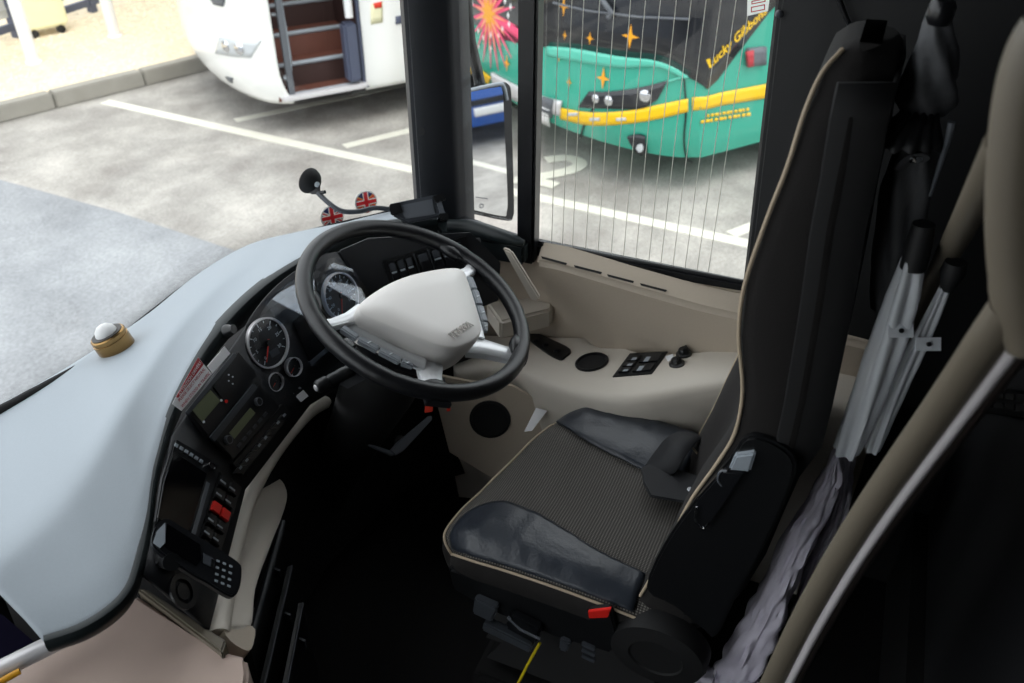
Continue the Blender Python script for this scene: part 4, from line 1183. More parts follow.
def console():
    zc = .51
    back = [(478, 296), (505, 316), (560, 326), (592, 336), (620, 347), (655, 355), (742, 349)]
    near = [(455, 372), (505, 368), (545, 384), (590, 397), (635, 399), (690, 390), (742, 381)]
    A0, A1 = at(515, 350, z=.475), at(735, 366, z=.595)
    top = plane3(A0, A1, A0+V((.2, 0, 0)), (0, -1, 0))
    TH_ = top.hit
    B = spline([TH_(x, y) for x, y in back], 5); N_ = spline([TH_(x, y) for x, y in near], 5)
    for p in B:
        if p.x > 1.535: p.x = 1.535
    # carry on behind the seat
    N_.append(V((N_[-1].x, -.14, N_[-1].z))); B.append(V((1.535, -.14, N_[-1].z)))
    t = thing('side_console', 'beige side console below the driver window with cup holder and switches', 'console', (1.45, .35, 0))
    m = MB(); rings = []
    for b, n in zip(B, N_):
        d = (n-b); d.z = 0; L = d.length; d = d/L if L > 1e-6 else V((-1, 0, 0))
        rings.append([V((b.x, b.y, 0)), V((b.x, b.y, b.z)), n-d*.02, n-d*.006-V((0, 0, .004)), n-V((0, 0, .014)), n+d*.004-V((0, 0, .035)), n-d*.004-V((0, 0, .14)), n-d*.03-V((0, 0, .3)), V((n.x-d.x*.05, n.y-d.y*.05, 0))])
    m.loft(rings); m.build('console_body', 'beige2', t, smooth=50)
    # cup holder: raised rim, shade of its depth painted as a flat black disc
    c = TH_(592, 363)
    ch = ring(top, c, .030, .037, .006, 0).bevel(.002).build('cup_holder', 'satin', t)
    disc(top, c, .031, .001, .0012).build('cup_shade', 'deep', ch)
    # long switch strip
    s = slab(spline2([(527, 338), (533, 333), (552, 341), (571, 351), (566, 358), (560, 361), (545, 353)], 3, True), top, .006).bevel(.001).build('window_switch_strip', 'black', t)
    for (x, y) in ((536, 341), (546, 345), (557, 351)):
        disc(top, TH_(x, y, .006), .007, .006, 0, 16).build('rocker_switch', 'satin', s)
    # square switch pad
    s = slab([(630, 354.5), (668, 352.5), (652, 375), (612.5, 378)], top, .004).bevel(.001).build('switch_pad', 'black', t)
    def q(u, v): return ((630*(1-u)+668*u)*(1-v)+(612.5*(1-u)+652*u)*v, (354.5*(1-u)+352.5*u)*(1-v)+(378*(1-u)+375*u)*v)
    for (u0, u1, v0, v1) in ((.06, .34, .1, .32), (.06, .34, .36, .56), (.06, .34, .6, .8), (.42, .9, .1, .42), (.42, .9, .5, .82)):
        o = slab([q(u0, v0), q(u1, v0), q(u1, v1), q(u0, v1)], top.up(.004), .004).bevel(.0008).build('rocker_switch', 'satin', s)
        slab([q(u0+.08, v0+.05), q(u0+.2, v0+.05), q(u0+.2, v1-.06), q(u0+.08, v1-.06)], top.up(.0083), .0005).build('switch_mark', 'btnlight', o)
    # two round knobs and a small pale tab
    for (x, y, l) in ((684, 354.5, 0), (677, 364.5, 1)):
        c = TH_(x, y)
        k = MB().lathe(c, top.n, [(.0165, 0), (.0165, .004), (.012, .006), (.011, .013), (.009, .015)], 22).build('rotary_knob', 'black', t)
        MB().box(c+V((0, 0, .016)), (.018, .005, .006)).bevel(.001).build('knob_grip', 'satin', k)
    slab([(665, 357), (673, 354), (674, 358), (668, 362)], top, .001).build('pale_tab', 'label_white', t)
    # footwell side with loudspeaker and pale flap
    pl = Plane(at(500, 415, x=1.33), (-1, -.35, .25))
    pn = slab([(430, 372), (470, 380), (512, 384), (545, 402), (546, 440), (500, 480), (450, 450)], pl, .01, -.01).build('footwell_panel', 'beige', t)
    o = pl.hit(490, 419)
    ring(pl, o, .040, .046, .004).build('speaker_rim', 'black', t); disc(pl, o, .041, .002).build('speaker_grille', 'deep', t)
    tag(slab([(536, 408), (547, 411), (532, 431), (524, 432)], Plane(at(536, 420, x=1.315), (-.55, -.25, .8)), .003, .0).build('paper_note', 'label_white'), 'small white paper tucked beside the loudspeaker and the seat', 'paper')
console()

# ================================================================== SEAT
def seat():
    t = thing('driver_seat', 'black driver seat with ribbed grey fabric, leather bolsters and cream piping', 'seat', (1.11, .3, 0))
    x0, x1, y0, y1 = .875, 1.345, .12, .528
    zt = .485
    def edge(u, v):
        """plan of the cushion: u across (0 near), v from back to front"""
        x = x0+(x1-x0)*u; y = y0+(y1-y0)*v
        y -= .10*(u**2)*v            # front edge runs back to the far side
        # rounded corners at the front
        for uu, sx in ((u, 1), (1-u, -1)):
            if uu < .16 and v > .78:
                a = (1-uu/.16)*((v-.78)/.22); x += sx*.030*a*a
                y -= .03*a*a
        return x, y
    def h(u, v):
        z = zt+.016*math.sin(PI*v)**.7
        dip = math.exp(-((u-.5)/.2)**4)
        z -= .013*dip
        z -= .03*max(0, (v-.8)/.2)**2
        z -= .018*max(0, 1-u/.09)**2+.018*max(0, 1-(1-u)/.09)**2
        return z
    m = MB(); nu, nv = 44, 40
    top = m.grid(lambda u, v: (*edge(u, v), h(u, v)), nu, nv)
    m.build('cushion_top', 'fabric', t, smooth=80)
    # side wall of the cushion
    loop = [(i/nu, 1) for i in range(nu+1)]
    per = [(0, j/nv) for j in range(nv+1)]+[(i/nu, 1) for i in range(1, nu+1)]+[(1, 1-j/nv) for j in range(1, nv+1)]+[(1-i/nu, 0) for i in range(1, nu)]
    m = MB()
    def ringz(dz, out):
        r = []
        for u, v in per:
            x, y = edge(u, v); z = h(u, v)
            cx, cy = x-(x0+x1)/2, y-(y0+y1)/2; l = math.hypot(cx, cy)
            r.append(V((x+cx/l*out, y+cy/l*out, z+dz)))
        return r
    m.loft([ringz(.001, 0), ringz(-.008, .006), ringz(-.03, .008), ringz(-.055, .003), ringz(-.07, -.02)], True, False)
    m.build('cushion_side', 'fabricdark', t, smooth=80)
    pts = ringz(-.001, .003)
    MB().tube(pts[:nv+nu+nv-6], .0024, 8).build('cushion_piping', 'pipe', t)
    # leather bolsters lying on the cushion, outlined as in the photo
    def bolster(inner, outer, name):
        # inner/outer: lists of (u, v)
        a = spline([V((u, v, 0)) for u, v in inner], 6); b = spline([V((u, v, 0)) for u, v in outer], 6)
        m = MB()
        def f(s, w):
            i = s*(len(a)-1); k = min(int(i), len(a)-2)
            p = a[k].lerp(a[k+1], i-k).lerp(b[k].lerp(b[k+1], i-k), w)
            u, v = max(.004, min(.996, p.x)), max(0, min(1, p.y))
            x, y = edge(u, v)
            wr = .0016*noise.noise(V((x*60, y*45, 1.3)))+.0018*math.sin(y*120+6*noise.noise(V((x*20, y*20, 0))))*.4
            return (x, y, h(u, v)+.004+.005*math.sin(PI*min(1, w*.9+.05))*math.sin(PI*s)**.6+wr)
        m.grid(f, 40, 14); m.build(name, 'leather', t, smooth=80, solid=.004)
    bolster([(.06, .97), (.20, .93), (.27, .82), (.26, .66), (.22, .5), (.17, .3), (.15, .1)], [(.012, .965), (.004, .9), (.002, .78), (.002, .62), (.002, .45), (.002, .3), (.002, .1)], 'leather_bolster')
    bolster([(.97, .985), (.86, .965), (.79, .86), (.73, .69), (.69, .51), (.66, .3), (.64, .1)], [(.99, .96), (.996, .88), (.997, .78), (.997, .62), (.997, .45), (.997, .3), (.997, .1)], 'leather_bolster')
    # ------------------------------------------------ backrest
    prof = [(.44, .175, .12), (.50, .158, .125), (.58, .138, .13), (.66, .122, .13), (.74, .104, .12), (.82, .078, .103), (.88, .063, .105), (.95, .064, .105), (1.03, .081, .118), (1.10, .085, .118), (1.19, .074, .10), (1.25, .064, .088), (1.31, .058, .078), (1.345, .050, .070), (1.365, .036, .052), (1.372, .02, .03)]
    xa, xb = .893, 1.325
    m = MB(); rings = []
    for z, yf, th in prof:
        ins = 0
        if z > 1.30: ins = (z-1.30)**2*9
        if z > 1.2: ins += (z-1.2)*.10
        a, b = xa+ins, xb-ins-(max(0, z-1.1)*.75); c = (a+b)/2; r = .022
        dip = .028 if z < 1.05 else .028*max(0, (1.2-z)/.15)
        ring_ = []
        n = 14
        ring_ += [V((a, yf-r, z)), V((a+.004, yf-.006, z)), V((a+.018, yf, z))]
        for i in range(1, n):
            s = i/n; d = dip*math.exp(-((s-.5)/.27)**4)
            ring_.append(V((a+.018+(b-a-.036)*s, yf-d, z)))
        ring_ += [V((b-.018, yf, z)), V((b-.004, yf-.006, z)), V((b, yf-r, z)), V((b, yf-th+.03, z)), V((b-.03, yf-th, z)), V((c, yf-th-.006, z)), V((a+.03, yf-th, z)), V((a, yf-th+.03, z))]
        rings.append(ring_)
    m.loft(rings); m.build('backrest', 'fabricdark', t, smooth=60)
    for sx, xx in ((-1, xa), (1, xb)):
        pts = []
        for z, yf, th in prof:
            if z < .47 or z > 1.366 or (sx > 0 and z > 1.10): continue
            ins = ((z-1.30)**2*9 if z > 1.3 else 0)+((z-1.2)*.10 if z > 1.2 else 0)
            pts.append(V((xx-sx*(ins)-sx*.003, yf-.002, z)))
        MB().tube(spline(pts, 4), .0026, 8).build('back_piping', 'pipe', t)
    # plastic side shield of the backrest (near side) and rear shell
    m = MB()
    sp = [(.86, .055), (.70, .105), (.56, .135), (.47, .135), (.42, .08), (.40, .02), (.44, -.02), (.6, -.03), (.78, -.035), (.86, -.03), (.89, 0), (.88, .03)]
    m.prism([at(x_, y_, x=xa-.012) for x_, y_ in spline2([(646, 590), (672, 606), (702, 630), (716, 638), (736, 598), (760, 556), (783, 508), (796, 466), (776, 444), (746, 438), (728, 462), (694, 502), (664, 545)], 3, True)], (.015, 0, 0)); m.bevel(.004); m.build('side_shield', 'black', t)
    m = MB()
    rings = []
    for z, yf, th in prof[1:-2]:
        ins = (z-1.2)*.10 if z > 1.2 else 0
        rings.append([V((xa+ins-.004, yf-th+.05, z)), V((xa+ins+.02, yf-th-.003, z)), V(((xa+xb)/2-max(0, z-1.1)*.35, yf-th-.006, z)), V((xb-ins-.02-max(0, z-1.1)*.75, yf-th-.003, z)), V((xb-ins+.002-max(0, z-1.1)*.75, yf-th+.05, z))])
    m.loft(rings, False, False); m.build('rear_shell', 'deep', t, solid=.006)
    # recline handle with pale paddle, cable loop and clips
    xs = xa-.02
    P = lambda px, py: at(px, py, x=xs)
    hd = MB().prism([P(728, 471), P(735, 456), P(756, 453), P(750, 473)], (.016, 0, 0)).bevel(.003).build('recline_handle', 'btnlight', t)
    MB().prism([P(696, 500), P(722, 471), P(746, 474), P(737, 486), P(712, 524), P(700, 520)], (.012, 0, 0)).bevel(.003).build('handle_base', 'satin', t)
    MB().tube(spline([P(727, 471), P(720, 472), P(718, 480), P(722, 486)], 5), .0018, 8).build('release_cable', 'greymetal', t)
    MB().tube(spline([P(697, 507), P(695, 519), P(703, 528), P(709, 523)], 5), .0018, 8).build('clip', 'chrome', t)
    # far armrest stub / belt anchor pad behind the cushion
    # ------------------------------------------------ base
    m = MB(); m.prism([(x0+.03, y0-.02, .36), (x1-.03, y0-.02, .36), (x1-.03, y1-.06, .36), (x0+.03, y1-.03, .36)], (0, 0, .07)); m.bevel(.01); m.build('seat_pan', 'black', t)
    m = MB()
    rings = []
    for k in range(9):
        f = k/8; s = .02*(1 if k % 2 else -.2)
        z = .10+.26*f
        rings.append([V((x0+.07-s, y0+.0-s, z)), V((x1-.07+s, y0-s, z)), V((x1-.07+s, y1-.12+s, z)), V((x0+.07-s, y1-.10+s, z))])
    m.loft(rings); m.build('suspension_bellows', 'deep', t)
    m = MB(); m.box(((x0+x1)/2, .27, .05), (.42, .4, .10)); m.bevel(.01); m.build('pedestal', 'deep', t)
    # recliner cover at the near rear corner
    o = at(640, 640, x=x0-.012)
    m = MB(); n = 32
    rr = lambda s, dx: [V((o.x+dx, o.y-.03+s*(.082*math.cos(a)), o.z-.02+s*(.07*math.sin(a)))) for a in [2*PI*k/n for k in range(n)]]
    m.loft([rr(1, .03), rr(1, .006), rr(.93, -.006), rr(.55, -.010), rr(.52, -.007), rr(.2, -.006)]); m.build('recliner_cover', 'deep', t)
    # lower side trim with levers
    xs = x0-.004
    P = lambda px, py, dx=0: at(px, py, x=xs+dx)
    MB().prism([P(447, 568), P(520, 592), P(600, 622), P(622, 640), P(612, 655), P(560, 640), P(490, 612), P(452, 590)], (.03, 0, 0)).bevel(.006).build('side_trim', 'black', t)
    MB().prism([P(478, 592), P(501, 602), P(495, 616), P(476, 607)], (-.016, 0, 0)).bevel(.003).build('height_lever', 'btn', t)
    MB().prism([P(514, 606), P(545, 622), P(540, 637), P(509, 620)], (-.02, 0, 0)).bevel(.005).build('pull_handle', 'satin', t)
    MB().tube([P(508, 617, -.018), P(520, 629, -.02), P(540, 639, -.02)], .003, 8).build('pull_handle_edge', 'greymetal', t)
    MB().prism([P(488, 615), P(536, 638), P(534, 645), P(486, 622)], (-.02, 0, 0)).bevel(.003).build('slide_bar', 'btn', t)
    MB().prism([P(562, 634), P(573, 639), P(569, 648), P(561, 645)], (-.012, 0, 0)).bevel(.003).build('small_lever', 'btn', t)
    for k in range(3):
        MB().prism([P(583, 640+6*k), P(596, 646+6*k), P(595, 649+6*k), P(582, 643+6*k)], (-.006, 0, 0)).bevel(.001).build('control_key', 'btn', t)
    # belt buckle
    MB().prism([P(588, 604), P(613, 602), P(622, 640), P(600, 636)], (-.014, 0, 0)).bevel(.003).build('belt_buckle', 'black', t)
    lab(MB().prism([P(589, 609, -.013), P(612, 606, -.013), P(609, 615, -.013), P(590, 616, -.013)], (-.006, 0, 0)).bevel(.001).build('buckle_button', 'red', t), 'bright red release button')
    # folded lap belt lying on the cushion
    Pz = lambda x, y, z: at(x, y, z=z)
    m = MB()
    A = [(Pz(645, 466, .512), Pz(668, 478, .505)), (Pz(655, 452, .525), Pz(677, 470, .53)), (Pz(668, 437, .545), Pz(686, 455, .55)), (Pz(682, 432, .55), Pz(700, 440, .552)), (Pz(692, 436, .53), Pz(708, 442, .53)), (Pz(705, 450, .50), Pz(713, 460, .50))]
    L_ = spline([a for a, b in A], 5); R_ = spline([b for a, b in A], 5)
    m.grid(lambda u, v: L_[round(u*(len(L_)-1))].lerp(R_[round(u*(len(L_)-1))], v), len(L_)-1, 2); b_ = m.build('seat_belt', 'belt', t, solid=.0025)
    m = MB(); pl = plane3(Pz(645, 470, .508), Pz(700, 497, .508), Pz(650, 500, .506))
    m = slab([(641, 470), (652, 463), (700, 478), (715, 483), (690, 505), (650, 498), (643, 484)], pl, .006, .001); m.bevel(.002); m.build('belt_flap', 'belt', t)
    MB().tube(spline([Pz(690, 445, .535), Pz(700, 456, .53), Pz(711, 466, .525)], 4), .0022, 8).build('flap_piping', 'pipe', t)
    disc(Plane(Pz(692, 489, .518), (-.3, .3, 1)), Pz(690, 490, .515), .005, .003, 0, 14).build('press_stud', 'chrome', t)
    # yellow cable hanging from the seat front
    pts = spline([at(540, 643, x=.865), at(533, 655, x=.86), at(524, 672, x=.86), at(514, 692, x=.86)], 5)
    tag(MB().tube(pts, .0028, 8).build('yellow_strap', 'yellow'), 'thin yellow strap hanging from the seat base to the floor', 'strap')
seat()

# ================================================================== SMALL THINGS ROUND THE DASH
def phone():
    p = PM
    c0, c1 = at(154, 560, d=1.30), at(236, 585, d=1.20)
    ax = Plane(c0, (-.1, -.55, .84), at(236, 580, d=1.2)-c0)
    cr = thing('phone_cradle', 'black cradle on the fascia that holds the handset', 'cradle', p.hit(175, 570))
    MB().prism([p.hit(150, 546), p.hit(160, 530), p.hit(185, 545), p.hit(180, 568), p.hit(152, 570)], p.n*.03).bevel(.006).build('cradle_body', 'black', cr)
    MB().tube([p.hit(165, 560, 0), p.hit(172, 562, .05)], .012, 12).build('mounting_arm', 'black', cr)
    q = Plane(p.hit(175, 555, .05), (-.12, -.60, .79), p.hit(236, 580, .05)-p.hit(160, 540, .05))
    t = thing('phone_handset', 'black telephone handset with keypad clipped to the dash', 'telephone', q.hit(200, 570))
    body = spline2([(154, 529), (164, 521), (182, 531), (215, 551), (236, 565), (239, 574), (237, 590), (231, 599), (222, 597), (203, 585), (190, 578), (158, 556), (150, 545)], 3, True)
    slab(body, q, .016, -.01).bevel(.003).build('handset_body', 'satin', t)
    qq = q.up(.0065)
    slab([(167, 524), (200, 545), (201, 560), (196, 566), (165, 548)], qq, .0012).build('handset_screen', 'darkscreen', t)
    slab([(157, 531), (165, 523), (165, 543), (160, 548), (153, 543)], qq, .002).build('earpiece_end', 'btnlight', t)
    slab([(203, 553), (213, 558), (212, 568), (203, 563)], qq, .002).bevel(.0005).build('navigation_pad', 'btn', t)
    slab([(211, 559), (215, 561), (214, 569), (210, 567)], qq, .0026).build('navigation_key', 'chrome', t)
    for r in range(3):
        for c in range(4):
            x, y = 218+r*6.4-c*.6, 561+c*6.6+r*2.6
            slab([(x-1.6, y-1.6), (x+1.8, y-.2), (x+1.4, y+1.8), (x-1.9, y+.6)], qq, .0016).bevel(.0004).build('key', 'btnlight', t)
phone()

def bell():
    o = at(118, 352, z=.715)
    # axis leans as in the photo: top towards the upper left of the picture
    axd = V((-.05, .10, 1)).normalized()
    o = at(120, 352, z=.71)
    t = thing('brass_spotlight', 'short brass cylinder with white domed top on the dash edge by the windscreen', 'spotlight', o)
    tip = at(103, 333, d=(o-CAM).length/ray(119, 350).length*.985)
    axd = ((tip-o).normalized()*.9+V((0, 0, .35))).normalized()
    K = 1.2
    def sc_(l): return [(r_*K, h_*K) for r_, h_ in l]
    MB().lathe(o, axd, sc_([(.0, 0), (.026, 0), (.0275, .003), (.0275, .027), (.0262, .0275), (.0262, .0285), (.0268, .029), (.0268, .034), (.025, .036), (.018, .036)]), 32, caps=False).build('brass_case', 'brass', t)
    MB().lathe(o+axd*.034*K, axd, sc_([(.0165, 0), (.0165, .004), (.0145, .010), (.009, .0155), (.004, .0175), (.0, .018)]), 28, caps=False).build('white_dome', 'white', t)
    MB().lathe(o+axd*.033*K, axd, sc_([(.0235, .0), (.0235, .004), (.0195, .004)]), 28).build('inner_ring', 'raildark', t)
bell()

def suction_mount():
    # gps holder on the dash corner, gooseneck arm and suction cup against the glass
    c = at(420, 209, z=.80)
    t = thing('gps_holder', 'black device holder on a gooseneck with suction cup, at the dash corner', 'device holder', at(425, 222, z=.76))
    pl = Plane(at(418, 210, z=.83), (-.72, -.45, .52), RT)
    slab([(389, 205), (438, 195), (443, 217), (408, 224), (392, 216)], pl, .02, -.022).bevel(.004).build('device_body', 'btn', t)
    slab([(398, 206), (432, 199), (435, 214), (406, 219)], pl, .002, -.002).build('device_face', 'greymetal', t)
    for px in ([(389, 205), (400, 203), (403, 213), (391, 216)], [(432, 197), (443, 194), (446, 200), (436, 204)], [(438, 214), (448, 213), (449, 220), (441, 222)]):
        slab(px, pl, .012, -.006).bevel(.002).build('clamp_jaw', 'black', t)
    slab([(436, 201), (441, 200), (446, 217), (441, 218)], pl, .008, -.004).bevel(.001).build('clamp_slider', 'greymetal', t)
    MB().tube([at(428, 192, d=1.98)+V((0, 0, -.012)), at(428, 192, d=1.98)], .006, 12).build('thumb_screw', 'greymetal', t)
    ds = [1.84, 1.83, 1.83, 1.84, 1.86, 1.89]
    pts = [at(x, y, d=d) for (x, y), d in zip([(318, 193), (330, 204), (342, 211), (358, 211.5), (374, 208), (390, 209)], ds)]
    MB().tube(spline(pts, 6), .0055, 10).build('gooseneck', 'btn', t)
    s = at(312, 182, d=1.86)
    ax = V((.25, 1, .1)).normalized()
    MB().lathe(s, ax, [(.012, -.014), (.019, -.009), (.0255, -.002), (.0275, .004), (.029, .008), (.029, .010)], 24).build('suction_cup', 'deep', t)
    MB().box(s+RT*.004-UP*.012, (.022, .016, .028), (RT, ax, UP)).bevel(.003).build('cup_bracket', 'satin', t)
    MB().lathe(s-ax*.014, -ax, [(.006, 0), (.006, .004), (.003, .005)], 14).build('lock_button', 'ink', t)
    MB().tube([at(318, 193, d=1.84), at(325, 192, d=1.83)], .004, 8).build('lock_lever', 'black', t)
suction_mount()

def flag_sticker(cx, cy, R, label):
    d = 2.06
    c = at(cx, cy, d=d)
    # both stickers lie in the plane of the windscreen behind them
    n = V((-.62, -.78, .12)).normalized()
    pl = Plane(at(354, 208, d=d), n, (.78, -.62, 0)); c = pl.hit(cx, cy)
    pl = Plane(c, n, (.78, -.62, 0))
    t = thing('flag_sticker', label, 'sticker', c, 'round flag stickers on the windscreen')
    disc(pl, c, R*1.12, .0008, 0, 36).build('sticker_backing', 'flag_white', t)
    f = disc(pl, c, R, .0006, .001, 36).build('flag_field', 'flag_blue', t)
    def stripe(ang, w, col, off, name, sh=0):
        a = math.radians(ang); dx = pl.u*math.cos(a)+pl.v*math.sin(a); dy = pl.n.cross(dx)
        L = R*math.sqrt(max(0, 1-(w/R/2)**2))
        o = c+pl.n*off+dy*sh
        MB().prism([o-dx*L-dy*w/2, o+dx*L-dy*w/2, o+dx*L+dy*w/2, o-dx*L+dy*w/2], pl.n*.0004).build(name, col, t, smooth=0)
    diag = 'flag_white' if cx < 350 else 'flag_orange'
    for a in (32, -32): stripe(a, R*.34, diag, .0018, 'saltire')
    for a in (32, -32): stripe(a, R*.13, 'flag_red', .0024, 'saltire')
    for a in (0, 90): stripe(a, R*.56, 'flag_white', .003, 'cross')
    for a in (0, 90): stripe(a, R*.34, 'flag_red', .0036, 'cross')
flag_sticker(366, 202, .0255, 'round Union flag sticker on the windscreen behind the gooseneck arm')
flag_sticker(332, 217, .0255, 'round Union flag sticker lower on the windscreen, partly below the dash edge')

def blue_coach():
    c = Coach((4.3, -9.0), (.3, -.95), -.1, .2, .12, zb=.3)
    t = thing('blue_coach', 'blue coach parked further back, seen only as a reflection in the wing mirror', 'coach', c.surf(0, 0))
    c.body('body_shell', 'busblue', t)
    for a in (2.2, 7.2): c.wheel(a, t)
    def bd(q0, q1, z0, z1, name, mm, off=.012):
        c.band([(q0, z1), (q1, z1)], [(q0, z0), (q1, z0)], px=False, smooth_pts=False, n=24, rows=4, off=off).build(name, mm, t, solid=.012)
    bd(.08, 2.47, 1.3, 2.7, 'windscreen', 'busglass')
    bd(-8, -.4, 1.5, 2.6, 'side_window', 'busglass')
    bd(.1, 2.45, .95, 1.2, 'pale_stripe', 'buswhite')
    for q in (.2, 1.95): bd(q, q+.4, .62, .82, 'headlight', 'lamp', .016)
    bd(.98, 1.57, .45, .57, 'number_plate', 'white', .02)
    bd(.3, 2.25, .60, .68, 'grille', 'deep', .014)
blue_coach()

def mirror():
    # exterior mirror outside the quarter window
    pl = Plane(at(487, 150, x=1.86), (-.36, -.93, .13), (1, -.39, 0))
    t = thing('wing_mirror', 'tall exterior mirror in a grey frame outside the quarter window', 'mirror', pl.hit(487, 222))
    out = spline2([(448, 94), (470, 88), (498, 82), (505, 84), (508, 92), (509, 130), (511, 200), (510, 216), (504, 220), (470, 213), (448, 208)], 3, True)
    slab(out, pl, .014, -.0165).bevel(.004).build('mirror_housing', 'black', t)
    inn = spline2([(450, 98), (470, 92), (498, 87), (502, 90), (504, 130), (507, 196), (506, 212), (502, 216), (470, 209), (450, 204)], 3, True)
    slab(inn, pl, .002, -.004).build('mirror_glass', 'mirror', t)
    m = MB(); top = spline([pl.hit(x, y) for x, y in ((450, 95), (470, 90), (498, 84), (504, 87), (507, 100))], 5)
    m.tube(top, .0045, 8); m.build('frame_edge', 'btnlight', t)
    MB().tube([pl.hit(480, 84, -.03), pl.hit(470, 40, -.05), V((1.66, .86, 1.9))], .014, 10).build('mirror_arm', 'black', t)
    a, b = pl.hit(475, 197, 0), pl.hit(489, 199, 0)
    MB().box((a+b)/2, ((b-a).length*.8, .0015, .0006), ((b-a).normalized(), pl.n.cross((b-a).normalized()), pl.n)).build('etched_mark', 'greymetal', t)
    ring(pl, pl.hit(482, 206), .005, .0062, .0006, 0, 20).build('etched_mark', 'greymetal', t)
mirror()

def lower_left():
    # silver handrail with amber strip at the entrance
    t = thing('entrance_handrail', 'silver handrail with amber strip beside the dash end', 'handrail', at(30, 660, z=.55))
    pts = [at(-60, 706, z=.60), at(0, 670, z=.61), at(40, 650, z=.615), at(72, 634, z=.62)]
    MB().tube(pts, .013, 16).build('rail', 'silver', t)
    MB().lathe(pts[-1], (pts[-1]-pts[-2]), [(.0135, -.004), (.0135, .003), (.01, .006)], 16).build('end_cap', 'black', t)
    MB().tube([at(-40, 704, z=.615), at(20, 671, z=.62)], .0045, 10).build('amber_strip', 'amber', t)
    # black magazine pockets on the driver side of the bulkhead
    L = [((283, 522), (249, 645), .46), ((292, 566), (263, 690), .40), ((303, 603), (286, 690), .36)]
    rk = thing('document_rack', 'black three-pocket document rack below the dash end', 'rack', at(290, 640, z=.1))
    for i, (a, b, z) in enumerate(L):
        A, B = at(*a, z=z), at(*b, z=z); d = (B-A).normalized(); s = V((d.y, -d.x, 0))*.05
        if s.x < 0: s = -s
        m = MB(); m.prism([A-V((0, 0, .34)), B-V((0, 0, .34)), B, A], V((s.x, s.y, 0)).normalized()*-.008); m.build('pocket_wall', 'black', rk)
        MB().tube([A, B], .0022 if i else .006, 8).build('pocket_edge', 'btn', rk)
        C = A.lerp(B, .35)+V((s.x, s.y, 0)).normalized()*.002
        MB().box(C-V((0, 0, .03)), (.004, .02, .02)).build('pocket_clip', 'btn', rk)
    pl = thing('accelerator_pedal', 'dark pedal bracket below the steering column', 'pedal', at(400, 450, d=1.75))
    q = Plane(at(400, 440, d=1.72), (-.3, -.6, .74), RT)
    slab([(388, 452), (396, 443), (428, 416), (432, 419), (402, 452), (393, 457)], q, .012).bevel(.003).build('pedal_arm', 'btn', pl)
    slab([(366, 446), (370, 445), (395, 453), (391, 457)], q, .01).bevel(.002).build('pedal_foot', 'btn', pl)
    MB().tube([q.hit(400, 445, -.0), q.hit(400, 440, -.25)], .012, 10).build('pedal_rod', 'deep', pl)
lower_left()

